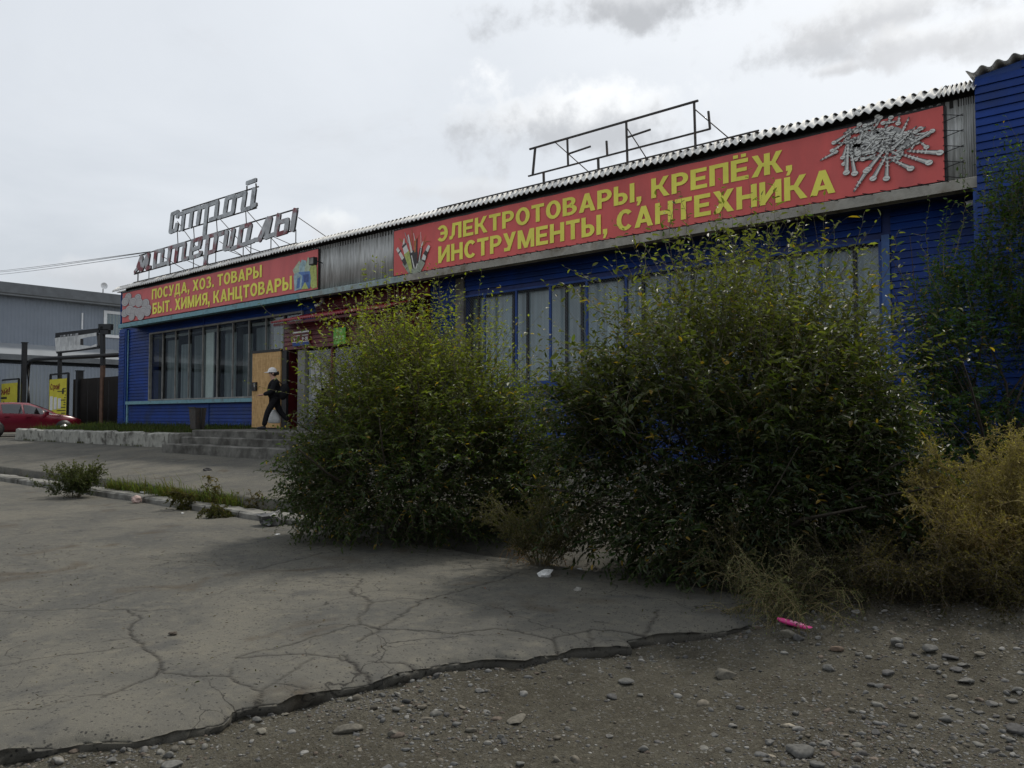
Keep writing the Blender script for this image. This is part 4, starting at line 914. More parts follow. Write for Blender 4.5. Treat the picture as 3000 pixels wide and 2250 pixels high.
door = thing('entrance_door', (-18.9, 12.4, LZ), 'open door faced with tan chipboard beside the porch', 'door')
MB().box(-20.25, -18.86, 12.30, 12.345, LZ+.045, 3.33).build('leaf', M['osb'], door)
MB().box(-20.27, -18.84, 12.29, 12.36, 3.332, 3.40).build('top_rail', M['black'], door)
lk = MB().box(-20.24, -19.98, 12.26, 12.298, 2.28, 2.52).build('lock_box', M['black'], door)
MB().tube([(-20.02, 12.24, 2.3), (-20.02, 12.22, 2.48)], .012).build('handle', M['chrome'], lk)
MB().box(-18.84, -18.62, 12.33, 12.40, LZ, 3.34).build('door_jamb', M['black'], door)
hs = thing('opening_hours_sign', (-18.05, 12.3, 3.45), 'small red and blue opening hours sign on the porch', 'sign')
MB().box(-18.42, -17.68, VY-.07, VY-.055, 3.44, 3.82).build('board', M['red'], hs)
MB().box(-18.42, -17.68, VY-.076, VY-.071, 3.44, 3.53).build('blue_band', M['blue_trim'], hs)
MB().box(-18.42, -17.68, VY-.076, VY-.071, 3.535, 3.55).build('white_line', M['white'], hs)
MB().box(-18.42, -17.68, VY-.076, VY-.071, 3.78, 3.82).build('white_line', M['white'], hs)
lettering('lettering', '9-19', -18.36, -18.09, 3.57, 3.66, VY-.076, M['white'], hs); lettering('lettering', '9-18', -17.98, -17.72, 3.57, 3.66, VY-.076, M['white'], hs)
MB().box(-17.98, -17.72, VY-.077, VY-.072, 3.70, 3.715).build('lettering', M['white'], hs)
MB().box(-18.36, -18.09, VY-.077, VY-.072, 3.70, 3.715).build('lettering', M['white'], hs)
gs = thing('green_sign', (-16.35, 12.3, 3.4), 'bright green square sign on the porch header', 'sign')
MB().box(-16.62, -16.14, VY-.075, VY-.055, 3.38, 3.80).build('board', M['green'], gs)
for (x0, z0, w_, h_) in ((-16.5, 3.68, .09, .07), (-16.36, 3.67, .1, .08), (-16.54, 3.50, .1, .1), (-16.41, 3.50, .1, .09), (-16.28, 3.50, .08, .09), (-16.5, 3.42, .28, .02)):
    MB().box(x0, x0+w_, VY-.079, VY-.076, z0, z0+h_).build('print', M['paleG'], gs)

# security cameras and lamp
cp = oy(2870, 593, YW-.1)
sc1 = thing('security_camera', (cp.x, YW, cp.z), 'white security camera under the ledge near the right wing', 'camera')
MB().tube([(cp.x+.05, YW-.03, cp.z+.02), (cp.x+.05, YW-.12, cp.z+.02)], .055, 12).build('mount', M['pvc'], sc1)
cb = MB().tube([(cp.x+.02, YW-.14, cp.z+.01), (cp.x-.16, YW-.24, cp.z-.03)], .042, 10).build('body', M['pvc'], sc1)
MB().tube([(cp.x-.16, YW-.24, cp.z-.03), (cp.x-.172, YW-.247, cp.z-.033)], .034, 10).build('lens', M['black'], cb)
cp = oy(941, 888, YW-.1)
sc2 = thing('security_camera', (cp.x, YW, cp.z), 'small white security camera above the red porch canopy', 'camera')
MB().box(cp.x-.04, cp.x+.05, YW-.10, YW-.03, cp.z-.02, cp.z+.16).build('mount', M['pvc'], sc2)
cb = MB().tube([(cp.x, YW-.12, cp.z-.02), (cp.x-.08, YW-.26, cp.z-.10)], .045, 10).build('body', M['pvc'], sc2)
MB().tube([(cp.x-.08, YW-.26, cp.z-.10), (cp.x-.087, YW-.272, cp.z-.107)], .034, 10).build('lens', M['black'], cb)
cp = oy(938, 770, YF-.1)
fl = thing('floodlight', (cp.x, YF, cp.z), 'small dark floodlight on a bracket between the two banners', 'floodlight')
MB().tube([(cp.x, YF-.02, cp.z), (cp.x, YF-.28, cp.z+.05)], .015).build('bracket', M['black'], fl)
MB().box(cp.x-.12, cp.x+.10, YF-.38, YF-.26, cp.z-.09, cp.z+.11).build('housing', M['black'], fl)
MB().box(cp.x-.10, cp.x+.08, YF-.387, YF-.382, cp.z-.07, cp.z+.09).build('lens', M['frame'], fl)

# litter bin on the terrace
bp = oy(578, 1262, 11.0)
bn = thing('litter_bin', (bp.x, 11.0, 1.1), 'dark metal litter bin standing on the terrace edge', 'bin')
ta = MB(); ta.add([(bp.x+sx*w_, 11.0+sy_*w_*.9, z) for z, w_ in ((1.22, .14), (1.80, .18)) for sx, sy_ in ((-1, -1), (1, -1), (1, 1), (-1, 1))], [(0, 1, 5, 4), (1, 2, 6, 5), (2, 3, 7, 6), (3, 0, 4, 7), (3, 2, 1, 0)]); ta.build('bucket', M['steel'], bn)
MB().box(bp.x-.19, bp.x+.19, 10.82, 10.84, 1.78, 1.82).build('rim', M['black'], bn)
for s_ in (-1, 1): MB().tube([(bp.x+s_*.20, 11, 1.0), (bp.x+s_*.20, 11, 1.8)], .02).build('leg', M['black'], bn)

# ------------------------------------------------------------------ grey building behind the gate (faces +X)
GXW = -52.0
gb = thing('grey_building', (GXW, 20, .7), 'two-storey grey metal-clad building behind the gate', 'building')
y0g, y1g = -6.0, 36.0
zt = ox(150, 880, GXW).z; zl = ox(150, 1043, GXW).z; zl2 = ox(150, 1062, GXW).z
def ribwall(x, z0, z1, pitch=.20, d=.02):
    mb = MB(); vs = []; n_ = int((y1g-y0g)/pitch)
    for i in range(n_):
        y = y0g+i*pitch
        for yy, dx in ((0, 0), (.03, d), (.10, d), (.13, 0)): vs += [(x+dx, y+yy, z0), (x+dx, y+yy, z1)]
    m_ = len(vs)//2
    return mb.add(vs, [(2*i, 2*i+2, 2*i+3, 2*i+1) for i in range(m_-1)])
ribwall(GXW, zl+.5, zt).build('upper_wall', M['greywall'], gb); ribwall(GXW+1.2, .2, zl2-.25).build('lower_wall', M['greywall'], gb)
MB().box(GXW-14, GXW-.02, y0g, y1g, .2, zt).build('core', M['greywall'], gb)
lg = MB(); lg.add([(GXW, y0g, zl+.62), (GXW, y1g, zl+.62), (GXW+1.35, y1g, zl-.1), (GXW+1.35, y0g, zl-.1)], [(0, 1, 2, 3)]); lg.add([(GXW+1.36, y0g, zl-.1), (GXW+1.36, y1g, zl-.1), (GXW+1.36, y1g, zl-.42), (GXW+1.36, y0g, zl-.42)], [(0, 1, 2, 3)], 1); lg.build('lean_to_roof', [M['paleledge'], M['greyroof']], gb)
MB().box(GXW-.02, GXW+.5, y0g, y1g, zt, zt+.12).build('eave_soffit', M['paleledge'], gb)
rf = MB(); rf.box(GXW+.42, GXW+.6, y0g, y1g, zt+.12, zt+.55); rf.box(GXW-14, GXW+.6, y0g, y1g, zt+.551, zt+.72); rfo = rf.build('roof', M['greyroof'], gb)
ws, we = ox(307, 925, GXW), ox(352, 990, GXW)
wf = MB(); a, b, c_, d_ = ws.y-.2, ws.y+2.3, ws.z-.9, ws.z-.9
wz0, wz1 = ox(330, 990, GXW).z, ox(330, 912, GXW).z; wy0, wy1 = ox(303, 940, GXW).y, ox(303, 940, GXW).y+2.2
wf.box(GXW, GXW+.08, wy0, wy1, wz1-.18, wz1); wf.box(GXW, GXW+.08, wy0, wy1, wz0, wz0+.18); wf.box(GXW, GXW+.08, wy0, wy0+.18, wz0+.18, wz1-.18); wf.box(GXW, GXW+.08, wy1-.18, wy1, wz0+.18, wz1-.18)
w_o = wf.build('window', M['pvc'], gb); MB().box(GXW+.02, GXW+.035, wy0+.18, wy1-.18, wz0+.18, wz1-.18).build('pane', M['glass'], w_o); MB().box(GXW+.03, GXW+.07, wy0+1.25, wy0+1.33, wz0+.18, wz1-.18).build('mullion', M['pvc'], w_o); MB().box(GXW-.01, GXW+.01, wy0+.18, wy1-.18, wz0+.18, wz1-.18).build('blind', M['printM'], w_o)
q = ox(241, 938, GXW+.05); MB().box(GXW+.03, GXW+.07, q.y-.04, q.y+.04, q.z-.55, q.z+.45).build('vent_strip', M['pvc'], gb)
dz = ox(303, 840, GXW); ds = thing('satellite_dish', (GXW+.2, dz.y, zt+.72), 'pale satellite dish on the grey roof', 'satellite dish')
MB().tube([(GXW+.2, dz.y-.1, zt+.7), (GXW+.2, dz.y-.1, dz.z)], .03).build('mast', M['steel'], ds)
dm = MB(); rings = [(0, .0), (.13, .03), (.21, .08)]; vs = []
for r_, dp in rings[1:]: vs += [(GXW+.28+dp, dz.y-.1+r_*math.cos(a_), dz.z+r_*math.sin(a_)) for a_ in [k*math.pi/8 for k in range(16)]]
vs.append((GXW+.28, dz.y-.1, dz.z)); dm.add(vs, [(k, (k+1) % 16, 16+(k+1) % 16, 16+k) for k in range(16)] + [(32, (k+1) % 16, k) for k in range(16)], 0, True); dm.build('dish', M['pvc'], ds)

# ------------------------------------------------------------------ gate, posts, signs (plane parallel to the shop front)
YG = 15.5
g1 = crop(1394/420, 0, 800)
def PG(x, z): return oy(*g1(x, z), YG)
fx_a, fx_b = PG(710, 1035), PG(1180, 1000)
fence = thing('metal_fence', ((fx_a.x+fx_b.x)/2, YG, .7), 'dark sheet metal fence between the gate and the shop corner', 'fence')
zf = fx_a.z
n_ = 12; wseg = (fx_b.x+1.5-fx_a.x)/n_
fsm = corr_mesh(wseg, zf-.6, wseg/4, .012, 'fence_sheet', M['fence'])
for k in range(n_): inst('fence_sheet', fsm, fence, (fx_a.x+k*wseg, YG+.01*(k % 2), .6+.0*k))
def post(x, zt_, name, label, r=.14, m='steel', z0=.6):
    p0 = PG(x, zt_); o = thing(name, (p0.x, YG, .7), label, 'post'); MB().box(p0.x-r, p0.x+r, YG-r, YG+r, z0, p0.z).build('shaft', M[m], o); MB().box(p0.x-r-.03, p0.x+r+.03, YG-r-.03, YG+r+.03, p0.z, p0.z+.04).build('cap', M[m], o); return o
post(240, 680, 'gate_post', 'tall dark gate post beside the left yellow board', .11, 'black')
post(775, 955, 'fence_post', 'short dark post at the end of the sheet metal fence', .13, 'black')
pipe = thing('overhead_gas_pipe', (PG(300, 870).x, YG, .7), 'dark bent pipe running over the gate towards the shop', 'pipe')
MB().tube([PG(278, 1280), PG(276, 900), PG(300, 855), PG(345, 838), PG(600, 824), PG(1180, 795)], .10, 8).build('pipe_run', M['black'], pipe)
sf = thing('torn_sign_frame', (PG(800, 800).x, YG, .7), 'torn white signboard on a dark steel frame over the gate', 'sign')
for a, b, w_, nm in [((582, 780), (580, 1040), .26, 'post'), ((998, 520), (1000, 900), .30, 'post'), ((550, 605), (975, 560), .22, 'frame_bar'), ((560, 770), (975, 718), .13, 'frame_bar'), ((547, 625), (560, 770), .06, 'frame_bar'), ((968, 525), (1090, 525), .28, 'arm'), ((1000, 575), (1065, 570), .22, 'arm'), ((955, 590), (965, 720), .05, 'frame_bar'), ((795, 640), (797, 720), .05, 'frame_bar')]:
    MB().bar(PG(*a), PG(*b), w_, .12).build(nm, M['black'], sf)
a = PG(1000, 900); b_ = PG(1000, 1010); MB().box(a.x-.14, a.x+.14, YG-.06, YG+.06, .6, a.z).build('post', mat('rusty_post', (.10, .055, .035), .8, .4, 5), sf)
ts = MB(); tp = [(552, 632), (795, 605), (957, 580), (955, 612), (880, 622), (800, 640), (798, 700), (900, 712), (957, 690), (960, 715), (790, 745), (562, 765)]
ts.add([PG(x, z)+Vector((0, -.09, 0)) for x, z in tp], [(0, 1, 5, 6, 10, 11), (1, 2, 3, 4, 5), (6, 7, 8, 9, 10)]); ts.add([PG(x, z)+Vector((0, -.08, 0)) for x, z in tp], [(0, 1, 5, 6, 10, 11), (1, 2, 3, 4, 5), (6, 7, 8, 9, 10)]); ts.build('torn_sheet', mat('dirty_white_vinyl', (.62, .63, .62), .7, .12, 3, dirt=(.42, .43, .43), dscale=2), sf)
gm = MB()
for k, x in enumerate((615, 645, 680, 712, 745, 770)):
    p = PG(x, 715-.11*(x-615)*0-.1*(x-600)); 
    gm.box(p.x-.13, p.x-.07, YG-.10, YG-.096, p.z, p.z+.55); gm.box(p.x+.05, p.x+.11, YG-.10, YG-.096, p.z, p.z+.55)
    if k % 2: gm.box(p.x-.069, p.x+.049, YG-.10, YG-.096, p.z+.48, p.z+.55)
gm.build('faded_print', mat('faded_print_grey', (.46, .47, .48), .7), sf)
# yellow boards
def yboard(x0, x1, z0, z1, label, word, full):
    a, b = PG(x0, z0), PG(x1, z1); t = thing('yellow_board', ((a.x+b.x)/2, YG-.2, .7), label, 'sign')
    zb_ = min(a.z, b.z); zt_ = max(a.z, b.z)
    MB().box(a.x, b.x, YG-.26, YG-.22, zb_, zt_).build('board', M['yellow'], t)
    f_ = MB(); ztop = PG(x1, z0-62).z
    for x in (a.x-.05, b.x+.05): f_.bar((x, YG-.2, .6), (x, YG-.2, ztop), .09)
    f_.bar((a.x-.05, YG-.2, ztop), (b.x+.05, YG-.2, ztop), .08); f_.build('frame', M['black'], t)
    lettering('lettering', word, a.x+(b.x-a.x)*(.03 if full else .05), a.x+(b.x-a.x)*(.80 if full else .60), zt_-(.62 if full else .52), zt_-.22, YG-.266, M['signred'], t, .25)
    return t, a, b, zb_, zt_
t, a, b, zb_, zt_ = yboard(-110, 213, 1092, 1330, 'yellow advertising board left of the gate post, half hidden by the red car', 'Строй!', True)
for (u, v, w_, h_) in ((.52, .42, .20, .07), (.46, .30, .08, .06), (.36, .18, .16, .05), (.62, .20, .03, .12), (.72, .24, .2, .02)):
    MB().box(a.x+(b.x-a.x)*u, a.x+(b.x-a.x)*(u+w_), YG-.270, YG-.264, zb_+(zt_-zb_)*v, zb_+(zt_-zb_)*(v+h_)).build('print', M['ink'], t)
t, a, b, zb_, zt_ = yboard(537, 695, 1038, 1400, 'narrow yellow price board in front of the dark fence', 'Строй!', False)
for k, (w_, v) in enumerate(((.16, .73), (.48, .66), (.05, .56), (.08, .49), (.34, .43), (.1, .37), (.12, .31), (.3, .24), (.5, .16), (.24, .09))):
    MB().box(b.x-.05-(b.x-a.x)*w_, b.x-.05, YG-.270, YG-.264, zb_+(zt_-zb_)*v, zb_+(zt_-zb_)*(v+.022)).build('print', M['ink'], t)
for k in range(3): MB().box(a.x+.12+k*.52, a.x+.5+k*.52, YG-.275, YG-.266, zb_+(zt_-zb_)*(.18+.02*k), zb_+(zt_-zb_)*(.55-.03*k)).build('picture', M['white'], t)
MB().box(b.x-.5, b.x-.3, YG-.275, YG-.266, zt_-.75, zt_-.5).build('picture', M['ink'], t)

# overhead wires from the left to the roof
for k, (za, zb2) in enumerate(((578, 552), (582, 556), (572, 549))):
    S_ = 3000/2212; a = oy(-200, (za+12)*S_, 30); b = oy(440, (zb2-6+k*2)*S_*.995, 13.7)
    pts = []
    for i in range(13):
        t = i/12; p = a.lerp(b, t); p.z -= .6*math.sin(math.pi*t)*(.6+.2*k); pts.append(p)
    o = MB().tube(pts, .012, 4).build('overhead_wire', M['wire'], org=b); tag(o, ('lowest', 'middle', 'uppermost')[k]+' of three thin overhead wires running to the rooftop letters', 'wire', 'overhead wires')
an = P4(232, 1180, 14.2); ant = thing('roof_antenna', (an.x, 14.2, 6.4), 'thin television aerial on the left end of the roof', 'antenna')
ap = oy(*g1(1340, 0), 14.2)
MB().tube([(ap.x, 14.2, 6.38), (ap.x, 14.2, ap.z+.05)], .015, 5).build('mast', M['steel'], ant); MB().bar((ap.x-.3, 14.2, ap.z-.02), (ap.x+.2, 14.2, ap.z+.05), .03).build('boom', M['steel'], ant)

# ------------------------------------------------------------------ parked red car (heads along +Y)
CX, CY0, CZ = -38.2, 10.2, .711
car = thing('parked_car', (CX, CY0+2.1, CZ), 'dark red hatchback parked at the left edge behind the low white wall', 'car')
ST_ = [(0, .45, .85, .90, .76, .68), (.1, .28, .95, 1.02, .82, .68), (.35, .2, .97, 1.26, .85, .62), (.8, .2, .95, 1.40, .87, .58), (1.5, .2, .94, 1.45, .88, .58), (2.15, .2, .93, 1.43, .88, .58), (2.7, .2, .92, 1.24, .88, .61), (3.2, .2, .91, .99, .88, .68), (3.7, .2, .84, .90, .86, .72), (4.1, .24, .74, .78, .80, .66), (4.28, .40, .60, .64, .64, .55)]
def carpt(y, t, side, off=.0):
    ys = [s[0] for s in ST_]; be = np.interp(y, ys, [s[2] for s in ST_]); tp = np.interp(y, ys, [s[3] for s in ST_]); hw = np.interp(y, ys, [s[4] for s in ST_]); rw2 = np.interp(y, ys, [s[5] for s in ST_])
    return (CX+side*(hw+(rw2-hw)*t+off), CY0+y, CZ+be+(tp-be)*t)
cbm = MB(); vs = []
for (y, zb, be, tp, hw, rw2) in ST_:
    half = [(hw*.90, zb), (hw, zb+.14), (hw*1.0, (zb+be)/2+.05), (hw, be), (rw2, tp-.03), (rw2-.12, tp)]
    vs += [(CX+a, CY0+y, CZ+b) for a, b in half] + [(CX-a, CY0+y, CZ+b) for a, b in half[::-1]]
k_ = 12
cbm.add(vs, [(i*k_+j, i*k_+(j+1) % k_, (i+1)*k_+(j+1) % k_, (i+1)*k_+j) for i in range(len(ST_)-1) for j in range(k_)] + [tuple(range(k_)), tuple((len(ST_)-1)*k_+j for j in range(k_-1, -1, -1))], 0, True)
body = cbm.build('body', M['carpaint'], car)
for sd_ in (1, -1):
    for (ya, yb, ta, tb) in ((.55, 1.02, .25, .75), (1.08, 1.82, .08, .86), (1.90, 2.62, .08, .84)):
        n_ = 6; vs = []
        for i in range(n_+1):
            y = ya+(yb-ya)*i/n_; t1 = tb if yb < 2 else tb-(.15*i/n_)
            if ya < .6: t1 = ta+(tb-ta)*(i/n_)**.6
            vs += [carpt(y, ta, sd_, .006), carpt(y, t1, sd_, .006)]
        MB().add(vs, [(2*i, 2*i+2, 2*i+3, 2*i+1) for i in range(n_)], 0, True).build('side_window', M['carglass'], body)
    MB().add([carpt(2.68, .1, sd_, .007), carpt(3.05, .1, sd_, .007), carpt(2.68, .75, sd_, .007)], [(0, 1, 2)]).build('side_window', M['carglass'], body)
    m_ = carpt(2.72, .15, sd_, .1); MB().tube([(m_[0]-.1*sd_, m_[1], m_[2]-.02), (m_[0], m_[1], m_[2])], .02).build('mirror_arm', M['black'], body); MB().box(m_[0]-.05, m_[0]+.09*sd_, m_[1]-.06, m_[1]+.05, m_[2]-.05, m_[2]+.10).build('mirror', M['carpaint'], body)
    for y in (1.25, 2.05): p = carpt(y, 0, sd_, .012); MB().box(p[0]-.01, p[0]+.012, p[1]-.09, p[1]+.09, p[2]-.12, p[2]-.09).build('door_handle', M['carpaint'], body)
    MB().box(CX+sd_*.60-.12, CX+sd_*.60+.12, CY0+4.02, CY0+4.16, CZ+.58, CZ+.72).build('headlight', M['headlamp'], body)
    MB().box(CX+sd_*.62-.12, CX+sd_*.62+.12, CY0-.02, CY0+.08, CZ+.72, CZ+.92).build('tail_light', M['redroof'], body)
    for y in (.78, 3.42):
        x0 = CX+sd_*.80; wh = MB()
        MB().tube([(x0+.06*sd_, CY0+y, CZ+.33), (x0+.085*sd_, CY0+y, CZ+.33)], .37, 20).build('wheel_arch', M['black'], body)
        w2 = MB().tube([(x0-.10*sd_, CY0+y, CZ+.31), (x0+.095*sd_, CY0+y, CZ+.31)], .31, 22).build('wheel', M['rubber'], car)
        MB().tube([(x0+.09*sd_, CY0+y, CZ+.31), (x0+.105*sd_, CY0+y, CZ+.31)], .20, 14).build('rim', M['chrome'], w2)
vs = []
for i in range(4):
    y = 2.25+(3.12-2.25)*i/3; tp = np.interp(y, [s[0] for s in ST_], [s[3] for s in ST_]); rw2 = np.interp(y, [s[0] for s in ST_], [s[5] for s in ST_])
    vs += [(CX-rw2+.08, CY0+y, CZ+tp+.012), (CX+rw2-.08, CY0+y, CZ+tp+.012)]
MB().add(vs, [(2*i, 2*i+2, 2*i+3, 2*i+1) for i in range(3)], 0, True).build('windscreen', M['carglass'], body)

# ------------------------------------------------------------------ person walking out of the porch
def skinned(name, verts, edges, radii, m, parent, root=0, sub=2):
    bm = bmesh.new(); lay = bm.verts.layers.skin.verify(); vv = []
    for i, (v, r) in enumerate(zip(verts, radii)):
        q = bm.verts.new(v); q[lay].radius = (r if isinstance(r, tuple) else (r, r)); q[lay].use_root = (i == root); vv.append(q)
    for a, b in edges: bm.edges.new((vv[a], vv[b]))
    me = bpy.data.meshes.new(name); bm.to_mesh(me); bm.free(); me.materials.append(m)
    o = bpy.data.objects.new(name, me); COL.objects.link(o); o.parent = parent
    s = o.modifiers.new('skin', 'SKIN'); s.use_smooth_shade = True; u = o.modifiers.new('sub', 'SUBSURF'); u.levels = sub; u.render_levels = sub
    dg = bpy.context.evaluated_depsgraph_get(); nm = bpy.data.meshes.new_from_object(o.evaluated_get(dg)); o.modifiers.clear(); o.data = nm; bpy.data.meshes.remove(me); nm.name = name
    nm.polygons.foreach_set('use_smooth', [True]*len(nm.polygons))
    return o
pp_ = oy(806, 1262, 11.75)
hd = Vector((-.52, -.85, 0)).normalized()
per = thing('person', (pp_.x, 11.75, LZ), 'person in black jacket and trousers and white cap walking past the chipboard door', 'person', rz=math.atan2(hd.y, hd.x))
ORG[per.name] = Vector((0, 0, 0))
# local: +x forward, +y left (towards the camera), z up
bv = [(.02, 0, .83), (.03, 0, .98), (.045, 0, 1.13), (.03, 0, 1.26), (.05, 0, 1.34), (.085, 0, 1.42), (.095, 0, 1.50), (.165, 0, 1.445),
      (.02, .09, .80), (.20, .09, .45), (.28, .09, .10), (.02, -.09, .80), (-.13, -.09, .46), (-.34, -.09, .22),
      (.02, .17, 1.23), (.10, .22, .97), (.33, .14, .905), (.40, .125, .895), (.02, -.17, 1.23), (-.01, -.22, .97), (.02, -.21, .74), (.025, -.205, .67)]
be = [(0, 1), (1, 2), (2, 3), (3, 4), (4, 5), (5, 6), (5, 7), (0, 8), (8, 9), (9, 10), (0, 11), (11, 12), (12, 13), (3, 14), (14, 15), (15, 16), (16, 17), (3, 18), (18, 19), (19, 20), (20, 21)]
br = [.12, .12, .13, .10, .05, .085, .075, .016, .085, .055, .038, .085, .055, .038, .05, .04, .026, .030, .05, .04, .026, .030]
# fingers: left hand closed round a phone, right hand round the bag handles
def hand(base_i, p, fwd, dn, sd2):
    p = Vector(p); fwd = Vector(fwd); dn = Vector(dn); sd2 = Vector(sd2)
    for k in range(4):
        q0 = p+fwd*.035+sd2*(-.026+.018*k); q1 = q0+fwd*(.030-.004*abs(k-1.4))+dn*.008; q2 = q1+fwd*.012+dn*.026; n0 = len(bv)
        bv.extend([tuple(q0), tuple(q1), tuple(q2)]); br.extend([.0095, .009, .008]); be.extend([(base_i, n0), (n0, n0+1), (n0+1, n0+2)])
    q0 = p+sd2*-.032+fwd*.008; q1 = q0+sd2*-.014+fwd*.028; n0 = len(bv); bv.extend([tuple(q0), tuple(q1)]); br.extend([.011, .009]); be.extend([(base_i, n0), (n0, n0+1)])
hand(17, (.40, .125, .895), (1, -.2, -.1), (0, 0, -1), (0, 1, 0)); hand(21, (.025, -.205, .67), (0, 0, -1), (0, 1, .2), (1, 0, 0))
skinned('body', bv, be, br, M['skin'], per, 0, 1)
jv = [(.02, 0, .80), (.03, 0, .95), (.045, 0, 1.10), (.03, 0, 1.24), (.035, 0, 1.33), (.02, .17, 1.23), (.09, .225, .98), (.31, .15, .91), (.02, -.17, 1.23), (-.01, -.225, .98), (.015, -.215, .76)]
jr = [(.18, .18), (.185, .185), (.19, .19), (.15, .15), .085, .09, .08, .050, .085, .072, .050]
skinned('jacket', jv, [(0, 1), (1, 2), (2, 3), (3, 4), (3, 5), (5, 6), (6, 7), (3, 8), (8, 9), (9, 10)], jr, M['cloth'], per)
tv = [(.02, 0, .84), (.02, .085, .78), (.20, .09, .45), (.285, .09, .09), (.02, -.085, .78), (-.13, -.09, .46), (-.34, -.09, .235)]
skinned('trousers', tv, [(0, 1), (1, 2), (2, 3), (0, 4), (4, 5), (5, 6)], [.14, .105, .080, .066, .105, .080, .062], M['cloth'], per)
for (ax, ay, az, tilt) in ((.27, .09, .055, 0), (-.36, -.09, .15, 1)):
    f2 = Vector((1, 0, 0)) if not tilt else Vector((.55, 0, -.42)).normalized()
    a = Vector((ax, ay, az)); skinned('shoe', [tuple(a-f2*.05), tuple(a+f2*.05), tuple(a+f2*.15+Vector((0, 0, -.008))), tuple(a+f2*.20+Vector((0, 0, -.012)))], [(0, 1), (1, 2), (2, 3)], [(.045, .05), (.046, .052), (.045, .036), (.035, .026)], M['shoe'], per)
def local_ell(name, c, r, m, parent, zmin=-1, n=16, k=10, tilt=0):
    vs = []; mb = MB()
    for i in range(k+1):
        ph = -math.pi/2+math.pi*i/k
        for j in range(n):
            th = 2*math.pi*j/n; z = max(math.sin(ph), zmin); rr_ = math.cos(ph) if math.sin(ph) > zmin else math.sqrt(max(0, 1-zmin*zmin))
            p = Vector((r[0]*rr_*math.cos(th), r[1]*rr_*math.sin(th), r[2]*z)); p.rotate(Matrix.Rotation(tilt, 3, 'Y')); vs.append(tuple(Vector(c)+p))
    mb.add(vs, [(i*n+j, i*n+(j+1) % n, (i+1)*n+(j+1) % n, (i+1)*n+j) for i in range(k) for j in range(n)], 0, True)
    o = bpy.data.objects.new(name, mb.mesh(name, m)); COL.objects.link(o); o.parent = parent; return o
cap_ = local_ell('cap', (.085, 0, 1.515), (.118, .095, .115), M['capw'], per, -.15)
bmv = []
for i in range(9):
    a_ = -1.1+2.2*i/8; bmv += [(.085+.10*math.cos(a_), .088*math.sin(a_), 1.515), (.085+.10*math.cos(a_)+.11*max(0, math.cos(a_)), .085*math.sin(a_), 1.49), ]
mb = MB().add(bmv+[(x, y, z-.008) for x, y, z in bmv], [(2*i, 2*i+1, 2*i+3, 2*i+2) for i in range(8)]+[(18+2*i, 18+2*i+2, 18+2*i+3, 18+2*i+1) for i in range(8)]+[(2*i+1, 19+2*i, 21+2*i, 2*i+3) for i in range(8)], 0, True)
o = bpy.data.objects.new('brim', mb.mesh('brim', M['capw'])); COL.objects.link(o); o.parent = cap_
local_ell('hair', (.045, 0, 1.465), (.085, .092, .075), M['hair'], per); local_ell('ponytail', (-.055, 0, 1.475), (.03, .025, .055), M['hair'], per)
local_ell('ear', (.07, .088, 1.455), (.018, .010, .028), M['skin'], per)
o = MB().box(.13, .178, -.06, .066, 1.468, 1.492).mesh('sunglasses', M['black']); o = bpy.data.objects.new('sunglasses', o); COL.objects.link(o); o.parent = per
o = MB().box(.16, .171, -.022, .022, 1.398, 1.405).mesh('mouth', mat('lips', (.30, .10, .09), .5)); o = bpy.data.objects.new('mouth', o); COL.objects.link(o); o.parent = per
o = MB().box(.10, .12, -.03, .03, 1.27, 1.345).mesh('collar', M['cloth']); o = bpy.data.objects.new('collar', o); COL.objects.link(o); o.parent = per
def wp(p): return Vector((pp_.x, 11.75, LZ)) + Matrix.Rotation(math.atan2(hd.y, hd.x), 3, 'Z') @ Vector(p)
bag1 = thing('shoulder_bag', wp((-.18, .1, .83)), 'black rounded shoulder bag on the walking person', 'bag', rz=math.atan2(hd.y, hd.x)); ORG[bag1.name] = Vector((0, 0, 0))
local_ell('bag_body', (-.02, .02, .16), (.14, .12, .22), M['cloth'], bag1, tilt=-.25)
m_ = MB().tube([(.02, .06, .34), (.12, .10, .44), (.2, .05, .42)], .014, 5).mesh('strap', M['cloth']); o = bpy.data.objects.new('strap', m_); COL.objects.link(o); o.parent = bag1
bag2 = thing('plastic_carrier_bag', wp((.02, -.21, .17)), 'white plastic carrier bag hanging from the walking person', 'bag', rz=math.atan2(hd.y, hd.x)); ORG[bag2.name] = Vector((0, 0, 0))
mb = MB(); vs = []; n_ = 14
for (z, rx, ry) in ((.0, .10, .05), (.02, .15, .08), (.12, .17, .085), (.24, .15, .06), (.33, .09, .03), (.36, .06, .02)):
    for j in range(n_):
        th = 2*math.pi*j/n_; w_ = 1+.12*math.sin(j*2.3+z*20); vs.append((rx*w_*math.cos(th), ry*w_*math.sin(th), z))
mb.add(vs, [(i*n_+j, i*n_+(j+1) % n_, (i+1)*n_+(j+1) % n_, (i+1)*n_+j) for i in range(5) for j in range(n_)]+[tuple(range(n_))], 0, True)
o = bpy.data.objects.new('sack', mb.mesh('sack', M['paper'])); COL.objects.link(o); o.parent = bag2
for s_ in (-1, 1):
    m_ = MB().tube([(s_*.04, 0, .35), (s_*.02, 0, .43), (0, .01, .47)], .008, 5).mesh('handle', M['paper']); o = bpy.data.objects.new('handle', m_); COL.objects.link(o); o.parent = bag2

